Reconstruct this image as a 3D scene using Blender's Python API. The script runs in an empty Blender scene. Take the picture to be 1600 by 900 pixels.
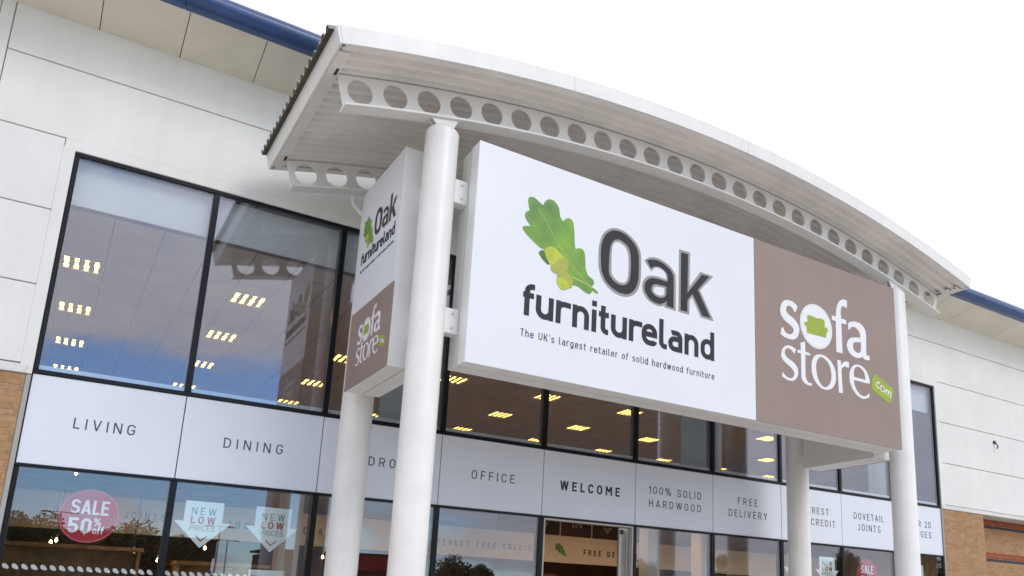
import bpy, math, random
from mathutils import Vector, Matrix
from mathutils.geometry import tessellate_polygon

# ---------------------------------------------------------------- camera, sky, sun, exposure
# All sizes below are written in "facade units" (x along the shop front, y into the shop, z up from the top of
# the white lettered band); a point is placed at S * (x, y, z + H) metres, so the ground is z = 0.
S = 0.883
H = 4.66
scene = bpy.context.scene
cam_data = bpy.data.cameras.new('camera')
cam = bpy.data.objects.new('camera', cam_data)
scene.collection.objects.link(cam)
scene.camera = cam
cam_rot = Matrix(((0.8349940552659529, -0.1546575279492816, -0.5280776237629615),
                  (-0.5493003056726092, -0.17765265081787707, -0.8165223266055617),
                  (0.032466934849116454, 0.9718644888594287, -0.23329233471227595)))
CAM = (0.447631, -13.255734, -2.850516)
cam.matrix_world = Matrix.Translation((S * CAM[0], S * CAM[1], S * (CAM[2] + H))) @ cam_rot.to_4x4()
cam_data.sensor_fit = 'HORIZONTAL'
cam_data.sensor_width = 36.0
cam_data.lens = 36.0 * 1299.953 / 1600.0
cam_data.shift_x = (800.0 - 924.1033) / 1600.0
cam_data.shift_y = (639.4024 - 450.0) / 1600.0
cam_data.clip_start = 0.05
cam_data.clip_end = 4000.0

SUN_AZ, SUN_EL = 160.0, 40.0        # degrees clockwise from +y (into the shop): behind the camera, a little to the right
world = bpy.data.worlds.new('World')
scene.world = world
world.use_nodes = True
wn, wl = world.node_tree.nodes, world.node_tree.links
wn.clear()
w_out = wn.new('ShaderNodeOutputWorld')
w_bg = wn.new('ShaderNodeBackground')
w_sky = wn.new('ShaderNodeTexSky')
w_sky.sky_type = 'NISHITA'
w_sky.sun_disc = False
w_sky.sun_elevation = math.radians(SUN_EL)
w_sky.sun_rotation = math.radians(SUN_AZ)
w_sky.air_density = 1.0
w_sky.dust_density = 0.0
w_sky.ozone_density = 5.0
SKY_STRENGTH = 0.15
CLOUD = 0.87
w_tc = wn.new('ShaderNodeTexCoord')
w_sep = wn.new('ShaderNodeSeparateXYZ')
wl.new(w_tc.outputs['Generated'], w_sep.inputs[0])


def wmath(op, a, b=None, clamp=False):
    n = wn.new('ShaderNodeMath')
    n.operation = op
    n.use_clamp = clamp
    for i, s in enumerate((a, b)):
        if s is None:
            continue
        if isinstance(s, (int, float)):
            n.inputs[i].default_value = s
        else:
            wl.new(s, n.inputs[i])
    return n.outputs[0]


w_up = wmath('MAXIMUM', w_sep.outputs['Z'], 0.0)
w_den = wmath('ADD', w_up, 0.22)
w_comb = wn.new('ShaderNodeCombineXYZ')
wl.new(wmath('DIVIDE', w_sep.outputs['X'], w_den), w_comb.inputs[0])
wl.new(wmath('DIVIDE', w_sep.outputs['Y'], w_den), w_comb.inputs[1])
w_comb.inputs[2].default_value = 0.0
w_map = wn.new('ShaderNodeMapping')
w_map.inputs['Location'].default_value = (-27.8, 20.3, 0.0)
w_map.inputs['Rotation'].default_value = (0.0, 0.0, math.radians(-22))
wl.new(w_comb.outputs[0], w_map.inputs[0])


def wnoise(scale, detail, rough, dist):
    n = wn.new('ShaderNodeTexNoise')
    n.inputs['Scale'].default_value = scale
    n.inputs['Detail'].default_value = detail
    n.inputs['Roughness'].default_value = rough
    n.inputs['Distortion'].default_value = dist
    wl.new(w_map.outputs[0], n.inputs['Vector'])
    return n.outputs['Fac']


w_big = wnoise(0.55, 7.0, 0.58, 0.5)
w_fine = wnoise(1.7, 8.0, 0.62, 0.8)
w_cov = wmath('ADD', wmath('MULTIPLY', w_big, 1.0), wmath('MULTIPLY', w_fine, 0.35))
w_ramp = wn.new('ShaderNodeMapRange')
w_ramp.interpolation_type = 'SMOOTHSTEP'
w_ramp.inputs['From Min'].default_value = 0.565
w_ramp.inputs['From Max'].default_value = 0.68
wl.new(w_cov, w_ramp.inputs['Value'])
w_shade = wn.new('ShaderNodeMapRange')
w_shade.inputs['From Min'].default_value = 0.3
w_shade.inputs['From Max'].default_value = 0.7
w_shade.inputs['To Min'].default_value = 0.0
w_shade.inputs['To Max'].default_value = 1.0
wl.new(w_fine, w_shade.inputs['Value'])
w_cloudcol = wn.new('ShaderNodeMix')        # violet grey bases to white tops
w_cloudcol.data_type = 'RGBA'
w_cloudcol.inputs['A'].default_value = (CLOUD * 0.90, CLOUD * 0.885, CLOUD * 1.0, 1)
w_cloudcol.inputs['B'].default_value = (CLOUD * 1.16, CLOUD * 1.14, CLOUD * 1.12, 1)
wl.new(w_shade.outputs[0], w_cloudcol.inputs['Factor'])
w_skys = wn.new('ShaderNodeMix')
w_skys.data_type = 'RGBA'
w_skys.blend_type = 'MULTIPLY'
w_skys.inputs['Factor'].default_value = 1.0
wl.new(w_sky.outputs[0], w_skys.inputs['A'])
w_skys.inputs['B'].default_value = (SKY_STRENGTH, SKY_STRENGTH, SKY_STRENGTH, 1)
w_mix = wn.new('ShaderNodeMix')
w_mix.data_type = 'RGBA'
wl.new(w_ramp.outputs[0], w_mix.inputs['Factor'])
wl.new(w_skys.outputs['Result'], w_mix.inputs['A'])
wl.new(w_cloudcol.outputs['Result'], w_mix.inputs['B'])
wl.new(w_mix.outputs['Result'], w_bg.inputs['Color'])
w_bg.inputs['Strength'].default_value = 1.0
wl.new(w_bg.outputs[0], w_out.inputs['Surface'])

sun_data = bpy.data.lights.new('sun', 'SUN')
sun_data.energy = 0.7
sun_data.angle = math.radians(24)
sun_data.color = (1.0, 0.965, 0.91)
sun = bpy.data.objects.new('sun', sun_data)
scene.collection.objects.link(sun)
_az, _el = math.radians(SUN_AZ), math.radians(SUN_EL)
sun_dir = Vector((math.sin(_az) * math.cos(_el), math.cos(_az) * math.cos(_el), math.sin(_el)))
sun.rotation_euler = sun_dir.to_track_quat('Z', 'Y').to_euler()
sun.location = sun_dir * 60

scene.view_settings.view_transform = 'Standard'
scene.view_settings.look = 'None'
scene.view_settings.gamma = 1.0
scene.view_settings.exposure = 0.45
scene.view_settings.use_curve_mapping = False
scene.render.engine = 'CYCLES'
scene.cycles.use_denoising = True
scene.cycles.max_bounces = 10
scene.cycles.diffuse_bounces = 4
scene.cycles.glossy_bounces = 4
scene.cycles.transparent_max_bounces = 24
scene.cycles.sample_clamp_indirect = 6.0
random.seed(7)

# ---------------------------------------------------------------- materials (all procedural)
MATS = {}


def mat(name, col, rough=0.5, var=0.04, vscale=3.0, bump=0.0, bscale=60.0, metal=0.0, spec=0.5, col2=None, streak=0.0,
        ribs=None, coat=0.0, emit=None, estr=0.0):
    if name in MATS:
        return MATS[name]
    m = bpy.data.materials.new(name)
    m.use_nodes = True
    n, l = m.node_tree.nodes, m.node_tree.links
    b = n['Principled BSDF']
    b.inputs['Roughness'].default_value = rough
    b.inputs['Metallic'].default_value = metal
    b.inputs['Specular IOR Level'].default_value = spec
    b.inputs['Coat Weight'].default_value = coat
    geo = n.new('ShaderNodeNewGeometry')
    nz = n.new('ShaderNodeTexNoise')
    nz.inputs['Scale'].default_value = vscale
    nz.inputs['Detail'].default_value = 6.0
    nz.inputs['Roughness'].default_value = 0.6
    l.new(geo.outputs['Position'], nz.inputs['Vector'])
    ramp = n.new('ShaderNodeMix')
    ramp.data_type = 'RGBA'
    c2 = col2 if col2 else tuple(max(0.0, c * (1 - 2.2 * var)) for c in col)
    c1 = col if col2 else tuple(min(1.0, c * (1 + var)) for c in col)
    ramp.inputs['A'].default_value = (*c1, 1)
    ramp.inputs['B'].default_value = (*c2, 1)
    mr = n.new('ShaderNodeMapRange')
    mr.inputs['From Min'].default_value = 0.35
    mr.inputs['From Max'].default_value = 0.72
    l.new(nz.outputs['Fac'], mr.inputs['Value'])
    l.new(mr.outputs[0], ramp.inputs['Factor'])
    colout = ramp.outputs['Result']
    if streak > 0:                       # rain streaks: noise stretched downwards
        mp = n.new('ShaderNodeMapping')
        mp.inputs['Scale'].default_value = (9.0, 9.0, 0.5)
        l.new(geo.outputs['Position'], mp.inputs[0])
        ns = n.new('ShaderNodeTexNoise')
        ns.inputs['Scale'].default_value = 1.0
        ns.inputs['Detail'].default_value = 4.0
        l.new(mp.outputs[0], ns.inputs['Vector'])
        ms = n.new('ShaderNodeMapRange')
        ms.inputs['From Min'].default_value = 0.5
        ms.inputs['From Max'].default_value = 0.8
        ms.inputs['To Max'].default_value = streak
        l.new(ns.outputs['Fac'], ms.inputs['Value'])
        dk = n.new('ShaderNodeMix')
        dk.data_type = 'RGBA'
        l.new(ms.outputs[0], dk.inputs['Factor'])
        l.new(colout, dk.inputs['A'])
        dk.inputs['B'].default_value = (col[0] * 0.55, col[1] * 0.53, col[2] * 0.48, 1)
        colout = dk.outputs['Result']
    l.new(colout, b.inputs['Base Color'])
    rr = n.new('ShaderNodeMapRange')
    rr.inputs['To Min'].default_value = max(0.02, rough - 0.08)
    rr.inputs['To Max'].default_value = min(1.0, rough + 0.1)
    l.new(nz.outputs['Fac'], rr.inputs['Value'])
    l.new(rr.outputs[0], b.inputs['Roughness'])
    if bump > 0:
        nb = n.new('ShaderNodeTexNoise')
        nb.inputs['Scale'].default_value = bscale
        nb.inputs['Detail'].default_value = 3.0
        l.new(geo.outputs['Position'], nb.inputs['Vector'])
        hgt = nb.outputs['Fac']
        if ribs:
            sp = n.new('ShaderNodeSeparateXYZ')
            l.new(geo.outputs['Position'], sp.inputs[0])
            mu = n.new('ShaderNodeMath')
            mu.operation = 'MULTIPLY'
            l.new(sp.outputs['Z'], mu.inputs[0])
            mu.inputs[1].default_value = 2 * math.pi / ribs
            si = n.new('ShaderNodeMath')
            si.operation = 'SINE'
            l.new(mu.outputs[0], si.inputs[0])
            ad = n.new('ShaderNodeMath')
            ad.operation = 'MULTIPLY_ADD'
            l.new(si.outputs[0], ad.inputs[0])
            ad.inputs[1].default_value = 0.6
            l.new(hgt, ad.inputs[2])
            hgt = ad.outputs[0]
        bp = n.new('ShaderNodeBump')
        bp.inputs['Strength'].default_value = bump
        bp.inputs['Distance'].default_value = 0.004
        l.new(hgt, bp.inputs['Height'])
        l.new(bp.outputs[0], b.inputs['Normal'])
    if emit:
        b.inputs['Emission Color'].default_value = (*emit, 1)
        b.inputs['Emission Strength'].default_value = estr
    MATS[name] = m
    return m


def glass_mat(name, tint, f0):
    """Coated window glass: mirror reflection that grows towards grazing angles over a tinted clear pane."""
    m = bpy.data.materials.new(name)
    m.use_nodes = True
    n, l = m.node_tree.nodes, m.node_tree.links
    n.clear()
    out = n.new('ShaderNodeOutputMaterial')
    tr = n.new('ShaderNodeBsdfTransparent')
    tr.inputs['Color'].default_value = (*tint, 1)
    gl = n.new('ShaderNodeBsdfGlossy')
    gl.inputs['Roughness'].default_value = 0.0
    gl.inputs['Color'].default_value = (0.82, 0.87, 1.0, 1)
    geo = n.new('ShaderNodeNewGeometry')
    nz = n.new('ShaderNodeTexNoise')
    nz.inputs['Scale'].default_value = 0.9
    nz.inputs['Detail'].default_value = 1.0
    l.new(geo.outputs['Position'], nz.inputs['Vector'])
    bp = n.new('ShaderNodeBump')
    bp.inputs['Strength'].default_value = 0.05
    bp.inputs['Distance'].default_value = 0.02
    l.new(nz.outputs['Fac'], bp.inputs['Height'])
    l.new(bp.outputs[0], gl.inputs['Normal'])
    lw = n.new('ShaderNodeLayerWeight')
    lw.inputs['Blend'].default_value = 0.5
    pw = n.new('ShaderNodeMath')
    pw.operation = 'POWER'
    l.new(lw.outputs['Facing'], pw.inputs[0])
    pw.inputs[1].default_value = 5.0
    ma = n.new('ShaderNodeMath')
    ma.operation = 'MULTIPLY_ADD'
    l.new(pw.outputs[0], ma.inputs[0])
    ma.inputs[1].default_value = 1 - f0
    ma.inputs[2].default_value = f0
    mx = n.new('ShaderNodeMixShader')
    l.new(ma.outputs[0], mx.inputs[0])
    l.new(tr.outputs[0], mx.inputs[1])
    l.new(gl.outputs[0], mx.inputs[2])
    l.new(mx.outputs[0], out.inputs['Surface'])
    MATS[name] = m
    return m


WHITE = mat('white_paint', (0.85, 0.845, 0.82), 0.42, 0.025, 1.6, bump=0.05, bscale=90, streak=0.10)
COLUMN_PAINT = mat('column_paint', (0.87, 0.86, 0.83), 0.36, 0.03, 2.2, bump=0.06, bscale=70, streak=0.13)
SOFFIT_METAL = mat('soffit_metal', (0.85, 0.815, 0.775), 0.5, 0.06, 1.3, bump=0.05, bscale=50)
CLAD = mat('cladding_coat', (0.83, 0.83, 0.795), 0.55, 0.03, 0.9, bump=0.04, bscale=160, streak=0.07)
CLAD_RIB = mat('ribbed_cladding_coat', (0.83, 0.83, 0.80), 0.55, 0.03, 0.9, bump=0.10, bscale=160, ribs=0.028, streak=0.05)
TRIM = mat('trim_coat', (0.75, 0.75, 0.72), 0.5, 0.03, 2.0, bump=0.05, bscale=80, streak=0.08)
EAVES = mat('eaves_board', (0.80, 0.755, 0.64), 0.6, 0.05, 1.2, bump=0.06, bscale=90)
BLUE = mat('blue_gutter_coat', (0.026, 0.072, 0.215), 0.32, 0.12, 2.0, streak=0.12, coat=0.2)
BLACKF = mat('black_frame', (0.009, 0.010, 0.014), 0.3, 0.1, 3.0, spec=0.25)
DARKGAP = mat('dark_gap', (0.06, 0.06, 0.058), 0.9, 0.1, 5.0)
SPAN = mat('spandrel_film', (0.79, 0.83, 0.92), 0.32, 0.012, 1.1)
INK = mat('dark_lettering', (0.040, 0.038, 0.047), 0.5, 0.05, 4.0, spec=0.2)
INKL = mat('grey_lettering', (0.085, 0.083, 0.092), 0.5, 0.05, 4.0, spec=0.25)
GREYL = mat('outline_grey', (0.31, 0.305, 0.285), 0.45, 0.04, 4.0)
SIGNW = mat('sign_white', (0.81, 0.83, 0.885), 0.35, 0.01, 0.8)
BROWN = mat('sign_brown', (0.305, 0.228, 0.200), 0.42, 0.03, 0.9)
PRINTW = mat('print_white', (0.86, 0.87, 0.90), 0.4, 0.01, 3.0)
LIME = mat('lime_print', (0.33, 0.43, 0.035), 0.45, 0.04, 4.0)
STITCH = mat('stitch_grey', (0.52, 0.52, 0.50), 0.5, 0.05, 4.0)
LEAFG = mat('leaf_print', (0.21, 0.42, 0.035), 0.45, 0.2, 2.2, col2=(0.06, 0.19, 0.045))
LEAFB = mat('leaf_print_back', (0.06, 0.16, 0.035), 0.45, 0.15, 4.0)
VEIN = mat('vein_print', (0.44, 0.55, 0.15), 0.45, 0.05, 4.0)
NUT = mat('acorn_print', (0.55, 0.62, 0.03), 0.4, 0.2, 9.0, col2=(0.36, 0.50, 0.03))
CUP = mat('acorn_cup_print', (0.48, 0.49, 0.09), 0.5, 0.2, 60.0, col2=(0.31, 0.35, 0.05))
RED = mat('sale_red', (0.46, 0.012, 0.03), 0.4, 0.05, 2.0)
REDT = mat('red_lettering', (0.42, 0.03, 0.03), 0.5, 0.05, 3.0)
PALE = mat('sticker_pale', (0.82, 0.90, 0.86), 0.4, 0.02, 2.0)
STEEL = mat('bolt_steel', (0.55, 0.55, 0.54), 0.35, 0.1, 20.0, metal=0.8)
ALU = mat('door_aluminium', (0.42, 0.42, 0.40), 0.35, 0.05, 5.0, metal=0.7)
ROOFD = mat('roof_sheet_edge', (0.085, 0.07, 0.045), 0.6, 0.2, 6.0, col2=(0.04, 0.035, 0.022))
ROOFG = mat('roof_sheet_top', (0.30, 0.30, 0.29), 0.5, 0.1, 2.0)
GLASS_UP = glass_mat('upper_glass', (0.92, 0.94, 0.95), 0.14)
GLASS_LO = glass_mat('shop_glass', (0.93, 0.95, 0.95), 0.10)
BUFF = [mat('buff_brick_%s' % k, c, 0.85, 0.10, 14.0, bump=0.5, bscale=55)
        for k, c in (('a', (0.43, 0.245, 0.12)), ('b', (0.455, 0.265, 0.13)), ('c', (0.415, 0.23, 0.115)), ('d', (0.45, 0.275, 0.15)))]
REDB = mat('red_brick', (0.36, 0.085, 0.035), 0.85, 0.14, 14.0, bump=0.5, bscale=55)
BLACKB = mat('black_brick', (0.055, 0.052, 0.06), 0.7, 0.14, 14.0, bump=0.4, bscale=55)
MORTAR = mat('mortar', (0.40, 0.275, 0.165), 0.95, 0.08, 20.0, bump=0.4, bscale=80)
TILE = mat('ceiling_tile_board', (0.80, 0.70, 0.66), 0.9, 0.05, 2.0, bump=0.2, bscale=120)
GRIDG = mat('ceiling_gap', (0.10, 0.085, 0.075), 0.9, 0.05, 2.0)
LOUV = mat('louvre_metal', (0.45, 0.36, 0.24), 0.3, 0.05, 5.0, metal=0.9)
REFL = mat('light_reflector', (0.07, 0.05, 0.03), 0.6, 0.1, 30.0)
LAMP = mat('lamp_glow', (0.9, 0.8, 0.6), 0.5, 0.02, 5.0, emit=(1.0, 0.57, 0.13), estr=9.0)
FILL_LAMP = mat('shop_lamp_glow', (0.9, 0.8, 0.6), 0.5, 0.02, 5.0, emit=(1.0, 0.70, 0.40), estr=45.0)  # glow of the added, unseen downstairs lamps
BULB = mat('bulb_glow', (0.9, 0.8, 0.6), 0.5, 0.02, 5.0, emit=(1.0, 0.62, 0.26), estr=30.0)
INWALL = mat('interior_wall_paint', (0.68, 0.60, 0.53), 0.8, 0.04, 1.0)
INFLOOR = mat('interior_floor_boards', (0.60, 0.50, 0.42), 0.6, 0.1, 2.0)
DIMWALL = mat('interior_dark_brown', (0.20, 0.095, 0.045), 0.7, 0.1, 1.5)
BEIGE = mat('beige_fascia', (0.52, 0.42, 0.32), 0.6, 0.02, 1.0)
BOARD = mat('grey_green_board', (0.42, 0.46, 0.44), 0.7, 0.03, 1.0)
BLINDM = mat('pale_bulkhead', (0.78, 0.80, 0.79), 0.7, 0.015, 1.0)
WOOD = mat('oak_wood', (0.38, 0.19, 0.07), 0.45, 0.2, 6.0, bump=0.1, bscale=40)
BANNER = mat('dark_red_banner', (0.055, 0.016, 0.010), 0.6, 0.2, 3.0)
ASPHALT = mat('asphalt', (0.075, 0.075, 0.078), 0.9, 0.12, 1.5, bump=0.5, bscale=90)
PAVE = mat('paving', (0.54, 0.51, 0.465), 0.85, 0.08, 1.2, bump=0.3, bscale=60)
BARK = mat('bark', (0.12, 0.09, 0.065), 0.9, 0.2, 8.0, bump=0.6, bscale=30)
LEAF_A = mat('foliage_a', (0.10, 0.14, 0.045), 0.6, 0.3, 0.9, col2=(0.055, 0.085, 0.028))
LEAF_B = mat('foliage_b', (0.14, 0.145, 0.05), 0.6, 0.3, 0.9, col2=(0.075, 0.08, 0.03))
HILL = mat('hill_woods', (0.06, 0.085, 0.055), 0.9, 0.25, 0.03, col2=(0.035, 0.05, 0.04))
DARKPL = mat('black_plastic', (0.02, 0.02, 0.02), 0.4, 0.1, 10.0)

# ---------------------------------------------------------------- mesh helpers
WLOC = {}


CAM_SCALE, CAM_OFF = 1.0, (0.0, 0.0, 0.0)      # scale about the camera and offset of the part being built, in facade units


def pt(p):
    return Vector((S * (CAM_SCALE * p[0] + CAM_OFF[0]), S * (CAM_SCALE * p[1] + CAM_OFF[1]), S * (CAM_SCALE * p[2] + CAM_OFF[2] + H)))


def tag(o, label=None, cat=None, group=None, kind=None):
    if label:
        o['label'] = label
    if cat:
        o['category'] = cat
    if group:
        o['group'] = group
    if kind:
        o['kind'] = kind
    return o


def empty(name, base, label=None, cat=None, group=None, kind=None):
    o = bpy.data.objects.new(name, None)
    o.empty_display_size = 0.2
    scene.collection.objects.link(o)
    o.location = pt(base)
    WLOC[o.name] = pt(base)
    return tag(o, label, cat, group, kind)


def place(name, mesh, world_loc, parent=None):
    o = bpy.data.objects.new(name, mesh)
    scene.collection.objects.link(o)
    WLOC[o.name] = world_loc
    if parent:
        o.parent = parent
        o.location = world_loc - WLOC[parent.name]
    else:
        o.location = world_loc
    return o


class MB:
    """Collects faces in facade units; build() turns them into one mesh object."""

    def __init__(self):
        self.v, self.f, self.m = [], [], []

    def add(self, vs, fs, mi=0):
        k = len(self.v)
        self.v += [tuple(p) for p in vs]
        self.f += [tuple(i + k for i in q) for q in fs]
        self.m += [mi] * len(fs)
        return self

    def box(self, x0, x1, y0, y1, z0, z1, mi=0):
        return self.hexa([(x0, y0, z0), (x1, y0, z0), (x1, y1, z0), (x0, y1, z0),
                          (x0, y0, z1), (x1, y0, z1), (x1, y1, z1), (x0, y1, z1)], mi)

    def hexa(self, c, mi=0):
        return self.add(c, [(3, 2, 1, 0), (4, 5, 6, 7), (0, 1, 5, 4), (1, 2, 6, 5), (2, 3, 7, 6), (3, 0, 4, 7)], mi)

    def bbox(self, b, c=0.008, mi=0):
        """box with chamfered vertical/horizontal front edges (front = low y)"""
        x0, x1, y0, y1, z0, z1 = b
        v = [(x0 + c, y0, z0 + c), (x1 - c, y0, z0 + c), (x1 - c, y0, z1 - c), (x0 + c, y0, z1 - c),
             (x0, y0 + c, z0), (x1, y0 + c, z0), (x1, y0 + c, z1), (x0, y0 + c, z1),
             (x0, y1, z0), (x1, y1, z0), (x1, y1, z1), (x0, y1, z1)]
        f = [(0, 1, 2, 3), (4, 5, 1, 0), (5, 6, 2, 1), (6, 7, 3, 2), (7, 4, 0, 3),
             (8, 9, 5, 4), (9, 10, 6, 5), (10, 11, 7, 6), (11, 8, 4, 7), (11, 10, 9, 8)]
        return self.add(v, f, mi)

    def tube(self, pts, r, n=12, mi=0, cap=True):
        pts = [Vector(p) for p in pts]
        rs = r if isinstance(r, (list, tuple)) else [r] * len(pts)
        vs, fs = [], []
        for i, p in enumerate(pts):
            t = (pts[min(i + 1, len(pts) - 1)] - pts[max(i - 1, 0)]).normalized()
            a = Vector((1, 0, 0)) if abs(t.x) < 0.8 else Vector((0, 1, 0))
            u = t.cross(a).normalized()
            w = t.cross(u)
            for k in range(n):
                an = 2 * math.pi * k / n
                vs.append(p + (u * math.cos(an) + w * math.sin(an)) * rs[i])
        for i in range(len(pts) - 1):
            for k in range(n):
                fs.append((i * n + k, i * n + (k + 1) % n, (i + 1) * n + (k + 1) % n, (i + 1) * n + k))
        if cap:
            fs.append(tuple(range(n - 1, -1, -1)))
            fs.append(tuple((len(pts) - 1) * n + k for k in range(n)))
        return self.add(vs, fs, mi)

    def prism(self, loops, P, h0, h1, mi=0):
        """flat shape (outer loop + holes in u, v) raised from h0 to h1 through the mapping P(u, v, h)"""
        tri = tessellate_polygon([[Vector((a, b, 0)) for a, b in lp] for lp in loops])
        flat = [q for lp in loops for q in lp]
        k = len(flat)
        vs = [P(a, b, h1) for a, b in flat] + [P(a, b, h0) for a, b in flat]
        fs = []
        for t in tri:
            a, b, c = (flat[i] for i in t)
            area = (b[0] - a[0]) * (c[1] - a[1]) - (b[1] - a[1]) * (c[0] - a[0])
            fs.append(tuple(t) if area > 0 else tuple(reversed(t)))
        o = 0
        for lp in loops:
            m = len(lp)
            for i in range(m):
                j = (i + 1) % m
                fs.append((o + i, k + o + i, k + o + j, o + j))
            o += m
        return self.add(vs, fs, mi)

    def mesh(self, name, mats, origin, smooth=None):
        me = bpy.data.meshes.new(name)
        me.from_pydata([tuple(pt(p) - origin) for p in self.v], [], self.f)
        for m in (mats if isinstance(mats, (list, tuple)) else [mats]):
            me.materials.append(m)
        for p, i in zip(me.polygons, self.m):
            p.material_index = i
        if smooth is not None:
            me.polygons.foreach_set('use_smooth', [True] * len(me.polygons))
            me.set_sharp_from_angle(angle=math.radians(smooth))
        me.update()
        return me

    def build(self, name, mats, parent=None, label=None, cat=None, group=None, kind=None, smooth=None):
        xs, ys, zs = zip(*self.v)
        o = pt(((min(xs) + max(xs)) / 2, (min(ys) + max(ys)) / 2, min(zs)))
        ob = place(name, self.mesh(name, mats, o, smooth), o, parent)
        return tag(ob, label, cat, group, kind)


def box(name, b, m, parent=None, **k):
    return MB().box(*b).build(name, m, parent, **k)
# ---------------------------------------------------------------- stroke lettering
def fillet(pts, closed=False, n=5):
    """polyline of (x, y[, r]) with rounded corners"""
    P = [(p[0], p[1], p[2] if len(p) > 2 else 0.0) for p in pts]
    m = len(P)
    out = []
    for i in range(m):
        x, y, r = P[i]
        if r <= 0 or (not closed and i in (0, m - 1)):
            out.append((x, y))
            continue
        a, b = P[i - 1], P[(i + 1) % m]
        va, vb = Vector((a[0] - x, a[1] - y)), Vector((b[0] - x, b[1] - y))
        la, lb = va.length, vb.length
        if la < 1e-9 or lb < 1e-9:
            out.append((x, y))
            continue
        va, vb = va / la, vb / lb
        d = max(-0.9999, min(0.9999, va.dot(vb)))
        half = math.acos(d) / 2
        t = min(r / math.tan(half), la * (0.5 if a[2] > 0 else 1.0), lb * (0.5 if b[2] > 0 else 1.0))
        rr = t * math.tan(half)
        c = Vector((x, y)) + (va + vb).normalized() * (rr / math.sin(half))
        p0, p1 = Vector((x, y)) + va * t - c, Vector((x, y)) + vb * t - c
        a0 = math.atan2(p0.y, p0.x)
        da = math.atan2(p1.y, p1.x) - a0
        while da > math.pi:
            da -= 2 * math.pi
        while da < -math.pi:
            da += 2 * math.pi
        for k in range(n + 1):
            an = a0 + da * k / n
            q = (c.x + rr * math.cos(an), c.y + rr * math.sin(an))
            if not out or abs(out[-1][0] - q[0]) + abs(out[-1][1] - q[1]) > 1e-5:
                out.append(q)
    return out


def ribbon(pts, t, closed=False):
    """left and right offset of a polyline at half the stroke weight t"""
    n = len(pts)
    L, R = [], []
    for i in range(n):
        p = Vector(pts[i])
        a = Vector(pts[i - 1]) if (closed or i > 0) else None
        b = Vector(pts[(i + 1) % n]) if (closed or i < n - 1) else None
        d1 = (p - a).normalized() if a is not None else (b - p).normalized()
        d2 = (b - p).normalized() if b is not None else d1
        n1, n2 = Vector((-d1.y, d1.x)), Vector((-d2.y, d2.x))
        mv = n1 + n2
        mv = mv.normalized() if mv.length > 1e-6 else n1
        s = (t / 2) / max(0.38, mv.dot(n1))
        L.append((p.x + mv.x * s, p.y + mv.y * s))
        R.append((p.x - mv.x * s, p.y - mv.y * s))
    return L, R


# outer width of each glyph for a capital height of 1
GW = dict(A=.62, B=.56, C=.54, D=.56, E=.47, F=.45, G=.56, H=.56, I=.1, J=.42, K=.56, L=.43, M=.68, N=.58, O=.56, P=.53, R=.55,
          S=.52, T=.50, U=.55, V=.60, W=.86, Y=.58, a=.46, d=.48, e=.49, f=.33, g=.48, h=.47, i=.1, l=.22, n=.47, o=.49, r=.34,
          s=.44, t=.34, u=.47, w=.70)
GW.update({'0': .52, '1': .30, '2': .50, '5': .50, '%': .80, "'": .1, ' ': .28})
NARROW = set("Iil'")


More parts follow.
